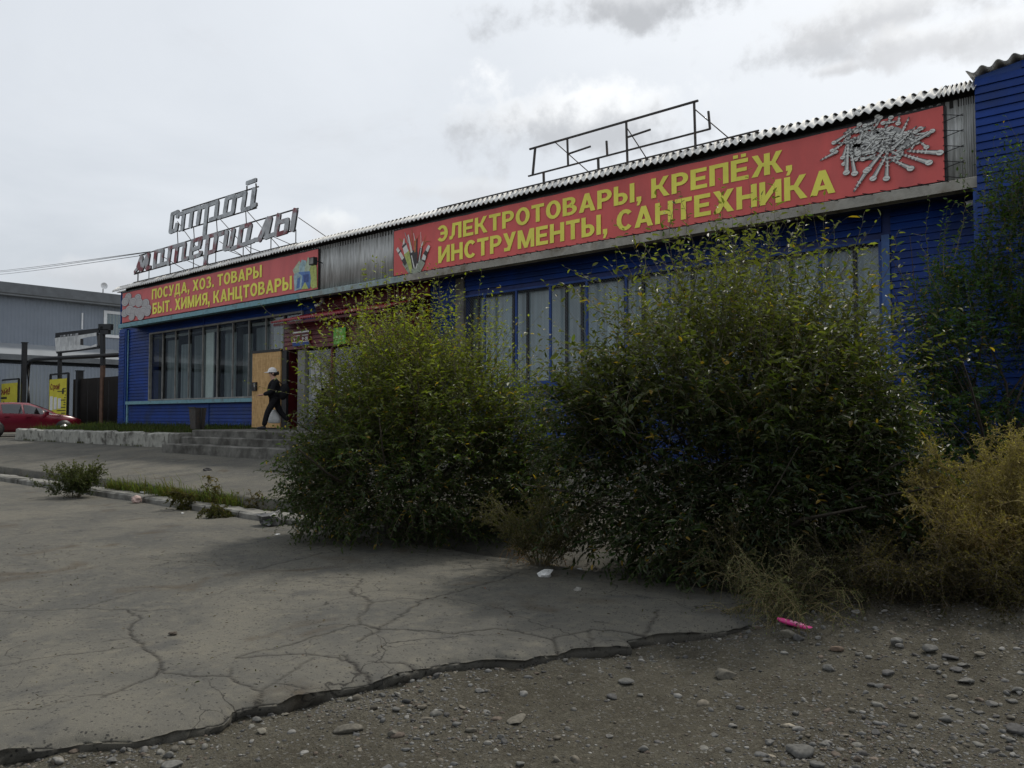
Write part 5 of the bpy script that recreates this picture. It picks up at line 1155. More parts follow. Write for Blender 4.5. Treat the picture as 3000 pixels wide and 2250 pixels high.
# ------------------------------------------------------------------ vegetation
FH = Vector((FW.x, FW.y, 0)).normalized(); FHn = np.array(FH); RTn = np.array(RT); UPn = np.array([0, 0, 1.])
def loc2w(c, p): return np.asarray(c) + p[:, :1]*RTn + p[:, 1:2]*FHn + p[:, 2:3]*UPn
def unit(v): return v/np.maximum(1e-6, np.linalg.norm(v, axis=1, keepdims=True))
def leaves(P, A, Nn, Ln, Wd, T, simple=False):
    n = len(P); A = unit(A); S_ = unit(np.cross(A, Nn)); Nn = np.cross(S_, A); Ln = Ln[:, None]; Wd = Wd[:, None]
    if simple:
        V = np.stack([P, P+A*Ln*.5+S_*Wd*.5, P+A*Ln, P+A*Ln*.5-S_*Wd*.5], 1); F = np.arange(n)[:, None]*4+np.array([[0, 1, 2, 3]])
        return V.reshape(-1, 3), F, np.repeat(T, 4, 0)
    f = .16
    V = np.stack([P, P+A*Ln*.28+S_*Wd*.46+Nn*Wd*f, P+A*Ln*.68+S_*Wd*.36+Nn*Wd*f*.6, P+A*Ln-Nn*Ln*.10, P+A*Ln*.68-S_*Wd*.36+Nn*Wd*f*.6, P+A*Ln*.28-S_*Wd*.46+Nn*Wd*f], 1)
    b = np.arange(n)[:, None]*6; F = np.concatenate([b+np.array([[0, 1, 2, 3]]), b+np.array([[0, 3, 4, 5]])])
    return V.reshape(-1, 3), F, np.repeat(T, 6, 0)
def grow(base, d, ln, steps, droop, jit, rng):
    pts = [base]; dirs = []; d = unit(d)
    for i in range(steps):
        d = unit(d + np.array([0, 0, -1.])*droop[:, None] + rng.normal(0, jit, d.shape)); dirs.append(d); pts.append(pts[-1]+d*(ln/steps)[:, None])
    return np.stack(pts, 1), np.stack(dirs, 1)
def ribbons(pts, r0):   # three-sided tapered twigs
    n, k, _ = pts.shape; sel = pts[:, np.unique(np.r_[np.arange(0, k, 3), k-1])] if k > 6 else pts; k = sel.shape[1]
    d = unit((sel[:, -1]-sel[:, 0])); a = unit(np.cross(d, np.array([.31, .52, .8]))); b = np.cross(d, a); V = []
    for i in range(k):
        r = (r0*(1-.75*i/(k-1)))[:, None]
        for j in range(3): V.append(sel[:, i]+r*(a*math.cos(2.094*j)+b*math.sin(2.094*j)))
    V = np.stack(V, 1); F = []
    for i in range(k-1):
        for j in range(3): F.append([i*3+j, i*3+(j+1) % 3, (i+1)*3+(j+1) % 3, (i+1)*3+j])
    F = (np.arange(n)[:, None, None]*(3*k)+np.array(F)[None]).reshape(-1, 4); return V.reshape(-1, 3), F
def link(name, me, parent=None, kind=None, off=None):
    if off is not None:
        co = np.empty(len(me.vertices)*3, np.float32); me.vertices.foreach_get('co', co); co = co.reshape(-1, 3)-np.asarray(off, np.float32); me.vertices.foreach_set('co', co.ravel()); me.update()
    o = bpy.data.objects.new(name, me); COL.objects.link(o); o.parent = parent
    if kind: o['kind'] = kind
    return o
def tints(n, base, var, rng, mixc=None, mf=None):
    t = np.asarray(base)[None]*np.exp(rng.normal(0, var, (n, 1)))*np.exp(rng.normal(0, var*.35, (n, 3)))
    if mixc is not None: t = t*(1-mf[:, None])+np.asarray(mixc)[None]*mf[:, None]*np.exp(rng.normal(0, var, (n, 1)))
    return np.clip(t, .002, .9)
LEAFV = {}
def leaf_variants(key, cols, lm):
    out_ = []
    for c in cols:
        V, F, T = leaves(np.array([[0, 0, 0.]]), np.array([[1., 0, 0]]), np.array([[0, 0, 1.]]), np.array([1.]), np.array([.42]), np.array([c])); out_.append(npmesh('leaf', V, F, lm, False, T))
    LEAFV[key] = out_
leaf_variants('green', [(.075, .105, .018), (.055, .085, .016), (.11, .12, .02)], M['leaf'])
leaf_variants('dark', [(.040, .070, .020), (.055, .085, .022), (.075, .095, .02)], M['leaf'])

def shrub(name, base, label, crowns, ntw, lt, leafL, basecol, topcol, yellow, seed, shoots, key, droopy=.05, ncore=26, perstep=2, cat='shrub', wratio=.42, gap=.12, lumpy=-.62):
    rng = np.random.default_rng(seed); t = thing(name, base, label, cat); b = np.array(base)
    # main stems
    n = ncore; az = rng.uniform(0, 6.28, n); el = rng.uniform(.5, 1.4, n); d = np.cos(el)[:, None]*(np.cos(az)[:, None]*RTn+np.sin(az)[:, None]*FHn)*.9+np.sin(el)[:, None]*UPn
    hmax = max(c[2]+c[5] for c in crowns)-b[2]
    bp_ = b+np.stack([rng.normal(0, .14, n), rng.normal(0, .14, n), np.zeros(n)-.03], 1)
    pts, dr = grow(bp_, d, rng.uniform(.6, 1.0, n)*hmax*.95, 12, np.full(n, .02), .10, rng)
    V, F = ribbons(pts, rng.uniform(.012, .034, n)); link('stems', npmesh('stems', V, F, M['bark'], True), t, None, base)
    # twigs through the crown volume
    P = []
    wsum = sum(c[6] for c in crowns)
    for (cr, cd, cz, rr_, rd, rz, wt) in crowns:
        m = int(ntw*wt/wsum); q = rng.normal(0, 1, (m*2, 3)); q = unit(q)*(rng.uniform(0, 1, (m*2, 1))**.42)
        lump = fbm(q[:, 0]*2+q[:, 2], q[:, 1]*2-q[:, 2]*1.3, .8, seed+5, 3)
        q = q[lump > -gap*2.2][:m]
        P.append(np.stack([q[:, 0]*rr_+cr, q[:, 1]*rd+cd, q[:, 2]*rz+cz-b[2]], 1))
    P = np.concatenate(P); lp = fbm(P[:, 0]*.9+P[:, 2]*.5, P[:, 2]*1.1-P[:, 1]*.7, .55, seed+3, 3); P = P[(P[:, 2] > .04) & (lp > lumpy+.5*rng.uniform(0, 1, len(P))**3)]; nl = int(len(P)*.09)
    hi_ = np.argsort(-P[:, 2]+rng.uniform(0, 1.5, len(P)))[:nl]
    ln = rng.uniform(lt[0], lt[1], len(P)); ln[hi_] = rng.uniform(lt[1], lt[1]*2.0, nl); cen = np.array([0, 0, hmax*.22])
    outw = unit(P-cen); dl = unit(outw*.75+np.array([0, 0, .55])+rng.normal(0, .42, P.shape))
    W0 = loc2w(b, P); D = dl[:, :1]*RTn+dl[:, 1:2]*FHn+dl[:, 2:3]*UPn
    hrel = P[:, 2]/hmax
    droop = np.clip(droopy+.16*(1-hrel*1.3)+rng.normal(0, .05, len(P)), -.03, .4)
    S0 = 9; pts, dr = grow(W0, D, ln, S0, droop, .09, rng)
    V, F = ribbons(pts, np.full(len(P), .0032)); link('twigs', npmesh('twigs', V, F, M['twig'], True), t, 'stuff', base)
    LP, LA, LN, LT = [], [], [], []
    for i in range(1, S0+1):
        for k in range(perstep):
            p = pts[:, i]-dr[:, i-1]*(ln/S0)[:, None]*(k/perstep); dd = dr[:, i-1]; side = unit(np.cross(dd, UPn[None]+rng.normal(0, .35, dd.shape)))*(1 if (i*perstep+k) % 2 else -1)
            LP.append(p); LA.append(dd*.55+side*.85+rng.normal(0, .22, dd.shape)+np.array([0, 0, -.12])); LN.append(UPn[None]+rng.normal(0, .45, dd.shape)); LT.append(np.clip((p[:, 2]-b[2])/hmax, 0, 1.2))
    LP, LA, LN, LT = map(np.concatenate, (LP, LA, LN, LT)); keep = (rng.uniform(0, 1, len(LP)) > .12) & (LP[:, 2] > b[2]+.03); LP, LA, LN, LT = LP[keep], LA[keep], LN[keep], LT[keep]
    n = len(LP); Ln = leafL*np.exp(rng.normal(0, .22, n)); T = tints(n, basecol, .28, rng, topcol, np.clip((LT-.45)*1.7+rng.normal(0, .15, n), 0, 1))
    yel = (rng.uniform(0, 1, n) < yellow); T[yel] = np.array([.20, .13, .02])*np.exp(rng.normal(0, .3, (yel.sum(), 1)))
    pat = fbm(LP[:, 0]*1.0+LP[:, 2]*.6, LP[:, 1]-LP[:, 2]*.4, .7, seed+9, 3); T *= np.exp(.22*pat)[:, None]
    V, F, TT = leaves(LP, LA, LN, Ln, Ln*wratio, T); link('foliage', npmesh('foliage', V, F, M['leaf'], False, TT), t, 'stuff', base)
    # long free shoots above the crown, each with its own leaves
    for (px, py0, px1, py1, dp) in shoots:
        a = OC+ray(px, py0)*dp; e = OC+ray(px1, py1)*dp; k = max(6, int((e-a).length/.062)); bend = Vector((rng.normal(0, .04), rng.normal(0, .12), 0)); q = []
        for i in range(k+1):
            s_ = i/k; q.append(a.lerp(e, s_)+bend*math.sin(math.pi*s_)+FH*(.12*s_*rng.normal(0, .3)))
        so_ = MB().tube(q, [.0045*(1-.7*i/k) for i in range(k+1)], 4).build('shoot', M['twig'], t)
        for i in range(1, k+1):
            if i < k*.15: continue
            dd = (q[i]-q[i-1]).normalized(); sd_ = dd.cross(FH).normalized()*(1 if i % 2 else -1); ax = (dd*.62+sd_*.8+Vector(rng.normal(0, .2, 3))).normalized()
            nn = (Vector(rng.normal(0, .5, 3))-FH*.4+Vector((0, 0, .8))); yv = nn.cross(ax).normalized(); zv = ax.cross(yv); mtx = Matrix((ax, yv, zv)).transposed()
            L_ = leafL*1.15*float(np.exp(rng.normal(0, .2)))*(1-.35*i/k)
            lo = bpy.data.objects.new('leaf', LEAFV[key][int(rng.integers(0, 3))]); COL.objects.link(lo); lo.parent = so_; lo.location = q[i]-Vector(base); lo.rotation_euler = mtx.to_euler(); lo.scale = (L_, L_, L_)
    return t
def gpos(px, dp, z): 
    p = OC+ray(px, 1221)*dp; return (p.x, p.y, z)
SD = 3000/2212
def shl(lst, dp, rng=random.Random(4)): return [(x0*SD, y0*SD, x1*SD, y1*SD, dp+rng.uniform(-.5, .5)) for x0, y0, x1, y1 in lst]
left_sh = shl([(880, 760, 858, 618), (905, 760, 890, 640), (925, 770, 938, 600), (860, 770, 800, 652), (840, 780, 770, 690), (960, 770, 985, 625), (990, 790, 1040, 585), (1010, 800, 1060, 650), (730, 810, 636, 690), (720, 830, 560, 655), (760, 800, 690, 660), (820, 770, 720, 655), (930, 740, 915, 622), (1060, 820, 1120, 690), (1080, 840, 1165, 740), (680, 850, 612, 700), (790, 780, 745, 640), (870, 740, 846, 640), (950, 760, 1005, 640), (1030, 810, 1085, 700)], 9.3)
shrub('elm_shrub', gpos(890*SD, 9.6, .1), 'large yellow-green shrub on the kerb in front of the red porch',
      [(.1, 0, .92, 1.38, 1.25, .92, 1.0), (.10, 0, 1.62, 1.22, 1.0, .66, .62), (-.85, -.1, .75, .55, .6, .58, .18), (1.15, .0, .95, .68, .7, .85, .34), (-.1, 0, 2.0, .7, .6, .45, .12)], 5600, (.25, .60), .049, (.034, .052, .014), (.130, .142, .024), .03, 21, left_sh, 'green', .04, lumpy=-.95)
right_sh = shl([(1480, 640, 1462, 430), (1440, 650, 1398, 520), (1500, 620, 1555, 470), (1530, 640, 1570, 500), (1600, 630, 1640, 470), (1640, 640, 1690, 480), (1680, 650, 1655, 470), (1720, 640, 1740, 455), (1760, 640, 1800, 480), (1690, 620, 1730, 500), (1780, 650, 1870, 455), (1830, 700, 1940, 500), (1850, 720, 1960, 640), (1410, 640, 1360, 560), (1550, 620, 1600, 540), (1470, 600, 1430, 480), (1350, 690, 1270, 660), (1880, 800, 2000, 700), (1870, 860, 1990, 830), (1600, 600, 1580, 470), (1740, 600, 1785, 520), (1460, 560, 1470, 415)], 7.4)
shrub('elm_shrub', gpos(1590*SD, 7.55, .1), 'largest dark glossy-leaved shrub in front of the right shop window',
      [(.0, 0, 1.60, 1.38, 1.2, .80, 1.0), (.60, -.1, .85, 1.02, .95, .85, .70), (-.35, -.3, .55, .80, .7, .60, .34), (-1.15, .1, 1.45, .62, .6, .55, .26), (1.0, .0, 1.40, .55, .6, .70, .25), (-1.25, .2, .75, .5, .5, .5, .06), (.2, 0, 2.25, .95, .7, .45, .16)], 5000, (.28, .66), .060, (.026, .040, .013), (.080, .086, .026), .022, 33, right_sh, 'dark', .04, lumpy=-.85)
far_sh = shl([(2010, 620, 2003, 425), (2040, 600, 2060, 440), (2060, 560, 2080, 330), (2120, 500, 2135, 340), (1990, 700, 1940, 560), (2000, 760, 1905, 700), (2030, 640, 1985, 500)], 10.0)
shrub('elm_shrub', gpos(2130*SD, 10.2, .72), 'tall dark green shrub against the blue wing at the right edge',
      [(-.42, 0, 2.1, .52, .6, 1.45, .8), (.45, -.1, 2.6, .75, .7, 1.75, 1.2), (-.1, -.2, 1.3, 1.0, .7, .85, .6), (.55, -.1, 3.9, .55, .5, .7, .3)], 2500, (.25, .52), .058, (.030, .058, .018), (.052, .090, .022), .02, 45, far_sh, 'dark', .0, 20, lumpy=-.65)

def weed(name, base, label, rr_, hh, ntw, lt, leafL, col, top, seed, droopy=.05, cat='weed', stemm='straw', lean=(0, 0), steps=8, wr=.35, spread=.9):
    rng = np.random.default_rng(seed); t = thing(name, base, label, cat); b = np.array(base)
    n = 34; az = rng.uniform(0, 6.28, n); tl = rng.uniform(0, 1, n)**.6*spread
    d = np.sin(tl)[:, None]*(np.cos(az)[:, None]*RTn+np.sin(az)[:, None]*FHn)+np.cos(tl)[:, None]*UPn+lean[0]*RTn+lean[1]*FHn
    bp_ = b+np.cos(az)[:, None]*RTn*rr_*.18+np.sin(az)[:, None]*FHn*rr_*.18; bp_[:, 2] = b[2]-.02
    ms_ = 10; pts, dr = grow(bp_, d, hh*rng.uniform(.75, 1.12, n), ms_, np.full(n, droopy*.6), .07, rng)
    V, F = ribbons(pts, np.full(n, .0045)); link('stems', npmesh('stems', V, F, M[stemm], True), t, None, base)
    # side branches off the stems
    si = rng.integers(0, n, ntw); ni = rng.integers(3, ms_+1, ntw); P0 = pts[si, ni]; D0 = dr[si, ni-1]
    D1 = unit(D0*.6+rng.normal(0, .55, (ntw, 3))+np.array([0, 0, .1])); ln = rng.uniform(lt[0], lt[1], ntw)
    pt2, dr2 = grow(P0, D1, ln, steps, np.full(ntw, droopy), .12, rng)
    V, F = ribbons(pt2, np.full(ntw, .0018)); link('branchlets', npmesh('branchlets', V, F, M[stemm], True), t, 'stuff', base)
    LP = []; LA = []; 
    for i in range(1, steps+1):
        for k in range(3):
            LP.append(pt2[:, i]-dr2[:, i-1]*(ln/steps*k/3)[:, None]); LA.append(dr2[:, i-1]*.5+rng.normal(0, .8, (ntw, 3)))
    LP = np.concatenate(LP); LA = np.concatenate(LA); k = LP[:, 2] > b[2]+.01; LP = LP[k]; LA = LA[k]; n = len(LP)
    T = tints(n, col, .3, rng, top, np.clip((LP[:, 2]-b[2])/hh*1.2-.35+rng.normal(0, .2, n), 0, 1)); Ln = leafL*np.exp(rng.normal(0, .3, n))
    V, F, TT = leaves(LP, LA, rng.normal(0, 1, (n, 3))+UPn, Ln, Ln*wr, T, True); link('foliage', npmesh('foliage', V, F, M['dryleaf'], False, TT), t, 'stuff', base)
    return t
weed('dry_weed', gpos(2155*SD, 6.5, .27), 'tall golden dry weed clump at the right edge', .8, 1.02, 4000, (.10, .26), .018, (.080, .060, .020), (.215, .175, .066), 51, .03, spread=.72)
weed('dry_weed', gpos(2230*SD, 6.0, .22), 'golden dry weed cut off by the right edge', .7, 1.0, 2400, (.10, .26), .018, (.085, .062, .022), (.205, .17, .064), 52, .05, lean=(.1, 0))
weed('wormwood', gpos(1165*SD, 7.9, .1), 'olive wormwood growing between the two large shrubs', .35, .85, 900, (.08, .2), .020, (.045, .042, .018), (.085, .080, .032), 53, .05, stemm='twig')
weed('wormwood', gpos(1690*SD, 6.0, .09), 'pale drooping weed tuft above the pink bottle', .3, .55, 700, (.12, .26), .016, (.075, .078, .040), (.15, .148, .078), 54, .20, lean=(0, -.25))
weed('wormwood', gpos(1850*SD, 6.1, .12), 'olive weed tangle at the foot of the largest shrub', .5, .55, 1100, (.10, .26), .018, (.026, .026, .013), (.062, .055, .024), 55, .12, stemm='bark')
weed('wormwood', gpos(1990*SD, 5.9, .18), 'brownish weed tangle behind the row of cobbles', .5, .55, 1100, (.10, .26), .018, (.032, .028, .014), (.085, .066, .026), 56, .14, stemm='bark')
weed('wormwood', gpos(2130*SD, 5.7, .18), 'low weed tangle at the foot of the golden weeds', .5, .45, 900, (.10, .22), .018, (.034, .030, .014), (.075, .062, .024), 57, .14, stemm='bark')
weed('wormwood', gpos(1600*SD, 6.7, .1), 'yellowish weed inside the lower part of the largest shrub', .4, .75, 700, (.10, .24), .018, (.05, .05, .022), (.11, .10, .042), 58, .12, lean=(.2, -.2), stemm='twig')
kp = oz(165*SD, 1072*SD, .12)
weed('kerb_weed', (kp.x, kp.y-.05, .1), 'bushy dark green weed growing at the kerb on the left', .4, .58, 520, (.10, .22), .030, (.035, .046, .018), (.060, .066, .024), 59, .02, stemm='twig', wr=.45, spread=.75)
kp = oz(450*SD, 1100*SD, .1)
weed('kerb_weed', (kp.x, kp.y, .1), 'low reddish-green plant sprawling at the kerb foot below the grass', .6, .55, 700, (.08, .2), .028, (.05, .05, .016), (.10, .075, .02), 60, .25, stemm='twig', wr=.5, spread=1.5)
kp = oz(505*SD, 1112*SD, .1)
weed('kerb_weed', (kp.x, kp.y, .1), 'low brown-tinged plant at the kerb foot next to the shrub', .6, .5, 600, (.08, .2), .026, (.045, .045, .016), (.11, .065, .02), 61, .25, stemm='twig', wr=.5, spread=1.5)
kp = oz(1160*SD, 1215*SD, .09)
weed('dry_twigs', (kp.x, kp.y, .09), 'small heap of rusty dry twigs on the asphalt between the shrubs', .3, .42, 160, (.08, .22), .012, (.16, .06, .02), (.20, .09, .03), 62, .3, cat='twigs', spread=1.6)

def grass(name, region, n, hgt, col, seed, label, bend=(0, 0)):
    rng = np.random.default_rng(seed); P = region(rng, n); n = len(P); az = rng.uniform(0, 6.28, n); h = hgt*np.exp(rng.normal(0, .35, n)); w = .004+.003*rng.uniform(0, 1, n)
    S_ = np.stack([np.cos(az), np.sin(az), 0*az], 1)*w[:, None]; B = np.stack([np.sin(az), -np.cos(az), 0*az], 1)*(h*rng.uniform(.1, .6, n))[:, None]+np.array([bend[0], bend[1], 0])*h[:, None]
    m1 = P+B*.35+UPn*(h*.6)[:, None]; tp = P+B+UPn*(h*.9)[:, None]*rng.uniform(.6, 1, (n, 1))
    V = np.stack([P-S_, P+S_, m1+S_*.7, m1-S_*.7, tp+S_*.1, tp-S_*.1], 1).reshape(-1, 3); b = np.arange(n)[:, None]*6; F = np.concatenate([b+np.array([[0, 1, 2, 3]]), b+np.array([[3, 2, 4, 5]])])
    T = np.repeat(tints(n, col, .35, rng), 6, 0); o = link(name, npmesh(name, V, F, M['dryleaf'], False, T)); tag(o, label, 'grass', kind='stuff'); return o
def reg_terrace(rng, n):
    x = rng.uniform(-33.1, -20.7, n); y = rng.uniform(10.8, 13.5, n); return np.stack([x, y, 1.07+.17*(y-10.72)/2.86], 1)
grass('terrace_grass', reg_terrace, 9000, .13, (.045, .060, .020), 71, 'dark grass on the terrace under the shop windows')
ga, gb_ = oz(320*SD, 1052*SD, .17), oz(590*SD, 1090*SD, .17)
def reg_kerb(rng, n):
    t = rng.uniform(0, 1, n)**1.1; x = ga.x+(gb_.x-ga.x)*t+rng.normal(0, .05, n); y = 6.58+rng.normal(0, .06, n); return np.stack([x, y, np.full(n, .16)], 1)
grass('kerb_grass', reg_kerb, 1900, .22, (.080, .092, .030), 72, 'strip of long green grass growing on the kerb', (.25, -.45))
def reg_kerb2(rng, n):
    x = rng.uniform(-24, -9.5, n); k = fbm(x, x*0, .35, 77) > .15; x = x[k]; return np.stack([x, 6.60+rng.normal(0, .05, len(x)), np.full(len(x), .16)], 1)
grass('kerb_grass', reg_kerb2, 900, .07, (.07, .07, .025), 73, 'sparse short grass along the kerb joint')
def reg_plat(rng, n):
    x = rng.uniform(-33.3, -20.5, n); k = fbm(x, x*0, .5, 79) > .1; x = x[k]; return np.stack([x, 10.47+rng.normal(0, .03, len(x)), np.full(len(x), .70)], 1)
grass('wall_foot_grass', reg_plat, 900, .07, (.05, .055, .022), 74, 'thin weeds along the foot of the whitewashed wall')

# ------------------------------------------------------------------ stones
def ico(sub):
    bm = bmesh.new(); bmesh.ops.create_icosphere(bm, subdivisions=sub, radius=1); bm.verts.ensure_lookup_table(); V = np.array([v.co[:] for v in bm.verts]); F = np.array([[v.index for v in f.verts] for f in bm.faces]); bm.free(); return V, F
def stonemat():
    m = bpy.data.materials.new('river_stone'); m.use_nodes = True; n = m.node_tree.nodes; l = m.node_tree.links; bs = n['Principled BSDF']; bs.inputs['Roughness'].default_value = .85; bs.inputs['Specular IOR Level'].default_value = .3
    at = n.new('ShaderNodeAttribute'); at.attribute_name = 'tint'; g = n.new('ShaderNodeNewGeometry'); nz = n.new('ShaderNodeTexNoise'); nz.inputs['Scale'].default_value = 55; nz.inputs['Detail'].default_value = 5; l.new(g.outputs['Position'], nz.inputs[0])
    mr = n.new('ShaderNodeMapRange'); l.new(nz.outputs[0], mr.inputs[0]); mr.inputs[1].default_value = .3; mr.inputs[2].default_value = .7; mr.inputs[3].default_value = .65; mr.inputs[4].default_value = 1.3
    mx = n.new('ShaderNodeVectorMath'); mx.operation = 'SCALE'; l.new(at.outputs['Color'], mx.inputs[0]); l.new(mr.outputs[0], mx.inputs['Scale']); l.new(mx.outputs[0], bs.inputs['Base Color'])
    b = n.new('ShaderNodeBump'); b.inputs['Strength'].default_value = .3; b.inputs['Distance'].default_value = .004; l.new(nz.outputs[0], b.inputs['Height']); l.new(b.outputs[0], bs.inputs['Normal']); return m
M['stone'] = stonemat()
def stone_shape(V, rng, ang=.18):
    k = rng.normal(0, 1, (7, 3)); out_ = V.copy()
    for v in k: v = v/np.linalg.norm(v); h = rng.uniform(.42, .8); dd = out_@v; out_ -= np.where(dd > h, (dd-h)*.92, 0)[:, None]*v
    return out_*(1+ang*.4*np.sin(V@rng.normal(0, 2.2, 3)+rng.uniform(0, 6)))[:, None]
SCOL = np.array([[.105, .104, .098], [.085, .084, .080], [.13, .125, .11], [.065, .062, .058], [.11, .097, .075], [.095, .075, .058], [.155, .15, .138]])
I1, IF1 = ico(1); I2, IF2 = ico(2); I3, IF3 = ico(3)
def gzn(x, y): 
    x = np.asarray(x, float); y = np.asarray(y, float); return gz(x, y)+.016*fbm(x, y, .45, 1)+.010*fbm(x, y, 2.2, 2)+.005*fbm(x, y, 7, 3, 3)
rng = np.random.default_rng(91)
nS = 105000; y = rng.uniform(.9, 7.0, nS)**1.0; x = rng.uniform(-4.4, 1.0, nS)
de = x-edge(y); inn = (de > .0) & (x < -.05*y+.7) ; x, y, de = x[inn], y[inn], de[inn]
cl = fbm(x, y, .45, 95, 3)
prob = .07+.55*np.exp(-de/.2)+.65*sstep(.15, .8, cl)*sstep(3.9, 2.6, y)+1.0*sstep(-1.6, -.3, x+.16*y)*sstep(5.6, 3.6, y)+.25*sstep(4.6, 5.4, y)*sstep(6.5, 5.8, y)
k = rng.uniform(0, 1, len(x)) < np.clip(prob, 0, 1); x, y, de = x[k], y[k], de[k]
rad = np.clip(.0060*np.exp(rng.normal(0, .58, len(x))), .0028, .034)
Vs, Fs, Ts = [], [], []; off = 0
shapes = [(stone_shape(I2 if q > 5 else I1, rng), IF2 if q > 5 else IF1) for q in range(18)]
for i in range(len(x)):
    S_, F_ = shapes[int(rng.integers(6, 18)) if rad[i] > .019 else int(rng.integers(0, 6))]
    a = rng.uniform(0, 6.28); sx, sy_, sz_ = rad[i]*rng.uniform(.9, 1.5), rad[i]*rng.uniform(.7, 1.0), rad[i]*rng.uniform(.4, .75); c, s_ = math.cos(a), math.sin(a)
    q = S_*np.array([sx, sy_, sz_]); tl = rng.normal(0, .2); q = q@np.array([[1, 0, 0], [0, math.cos(tl), -math.sin(tl)], [0, math.sin(tl), math.cos(tl)]])
    q = np.stack([q[:, 0]*c-q[:, 1]*s_, q[:, 0]*s_+q[:, 1]*c, q[:, 2]], 1)+np.array([x[i], y[i], 0]); q[:, 2] += float(gzn(x[i], y[i]))+sz_*rng.uniform(-.25, .4)
    Vs.append(q); Fs.append(F_+off); off += len(q); Ts.append(np.repeat((SCOL[int(rng.integers(0, 7))]*np.exp(rng.normal(0, .25)))[None], len(q), 0))
o = link('gravel', npmesh('gravel', np.concatenate(Vs), np.concatenate(Fs), M['stone'], True, np.concatenate(Ts))); tag(o, 'loose grey river gravel scattered over the bare dirt', 'gravel', kind='stuff')
# single cobbles
def cobble(px, py, hw, col, flat, label, group=None, elong=1.35, name='cobble', sink=.42, angd=None):
    z = 0.0
    for _ in range(4):
        p = oz(px, py, z); z = float(gzn(p.x, p.y))
    dpt = (p-OC).dot(FW); r = hw/FPX*dpt; V = stone_shape(I3, rng)*np.array([r, r/elong, r*flat]); a = (math.atan2(RT.y, RT.x)+rng.normal(0, .4)) if angd is None else angd
    c, s_ = math.cos(a), math.sin(a); V = np.stack([V[:, 0]*c-V[:, 1]*s_, V[:, 0]*s_+V[:, 1]*c, V[:, 2]], 1)
    o = link(name, npmesh(name, V, IF3, M['stone'], True, np.repeat(np.array([col])*np.exp(rng.normal(0, .12)), len(V), 0))); o.location = (p.x, p.y, z+r*flat*(1-sink)); tag(o, label, 'stone', group); return o
G_, B_, T_, RD = (.105, .103, .094), (.070, .068, .065), (.118, .108, .086), (.105, .075, .054)
cobble(*c7(685, 335), 27, T_, .6, 'tan rounded cobble directly under the pink bottle')
cobble(*c7(752, 375), 17, B_, .7, 'dark round cobble touching the tan one under the pink bottle')
cobble(*c7(1000, 425), 24, RD, .45, 'reddish-brown cobble right of the pink bottle')
cobble(*c7(745, 1135), 55, G_, .35, 'big flat grey boulder half buried near the bottom edge', elong=1.5)
cobble(*c7(2160, 985), 30, B_, .6, 'large dark grey cobble at the right edge of the gravel')
cobble(*c6(1135, 1130), 26, T_, .22, 'pointed flat slab of stone sunk upright-looking in the dirt', elong=.55, name='stone_slab')
cobble(*c6(50, 1205), 46, T_, .30, 'angular pale slab of rubble below the asphalt edge', elong=1.6, name='stone_slab')
cobble(*c6(1850, 885), 28, G_, .30, 'pale flat stone in bare dirt left of the pink bottle')
cobble(*c5(935, 1190), 34, G_, .25, 'pale angular slab at the bottom edge below the asphalt', elong=1.2, name='stone_slab')
COB = [(c7, q) for q in [(1390, 300, 55), (1730, 350, 55), (1920, 365, 40), (1820, 450, 40), (1615, 545, 42), (945, 565, 46), (1330, 575, 50), (1740, 732, 44), (1840, 645, 64), (2000, 805, 44), (880, 1210, 55), (1225, 680, 34), (280, 635, 70), (1710, 915, 48), (550, 1172, 35), (2125, 1050, 44), (1250, 995, 38), (1485, 1080, 30), (910, 1070, 28), (1405, 350, 28), (1600, 340, 55), (1775, 570, 44), (1500, 885, 42), (660, 475, 30), (1205, 482, 30), (460, 575, 22), (375, 830, 30), (1095, 852, 30), (1790, 850, 28), (1920, 865, 34), (2160, 665, 40), (2035, 890, 26), (2135, 895, 30), (2140, 780, 30), (320, 950, 40), (560, 1060, 40), (20, 505, 24), (60, 390, 14)]] + \
      [(c6, q) for q in [(1040, 1245, 36), (900, 945, 36), (840, 778, 26), (1760, 985, 46), (340, 1230, 46), (515, 945, 26), (440, 1075, 24), (355, 1068, 30), (1865, 790, 24), (1395, 1390, 32), (1950, 1325, 40), (900, 770, 18), (1000, 750, 22), (500, 865, 24), (300, 860, 20), (110, 890, 22), (660, 940, 22), (230, 1010, 24), (1315, 820, 22), (1790, 715, 22), (1940, 970, 24), (1740, 1240, 30), (1155, 1420, 36), (620, 850, 30), (840, 1200, 36), (1610, 700, 22), (1450, 745, 24)]] + \
      [(c5, q) for q in [(1490, 892, 22), (1460, 915, 22), (1540, 915, 22), (1340, 920, 20), (1500, 850, 20), (1390, 945, 34), (810, 1060, 34), (940, 1105, 30), (910, 1135, 30), (310, 1168, 42), (610, 1165, 32), (665, 1108, 24), (1030, 1065, 26), (1640, 800, 22), (1740, 785, 16), (1850, 785, 20), (1935, 740, 18), (1415, 1005, 34), (2140, 885, 24), (2040, 840, 22)]]
for k, (cf, q) in enumerate(COB):
    cobble(*cf(q[0], q[1]), q[2]/(2.212 if cf is not c5 else 1.843), [G_, B_, T_, G_, (.135, .13, .118)][k % 5], random.uniform(.36, .6), ['grey', 'dark', 'tan', 'mid-grey', 'pale'][k % 5]+' river cobble '+('lying in the dirt below the dry weeds' if cf is c7 and q[1] < 600 else 'in the gravel at the bottom right' if cf is c7 else 'below the broken asphalt edge' if cf is c6 else 'tucked against the near asphalt edge'), 'river cobbles in the dirt')

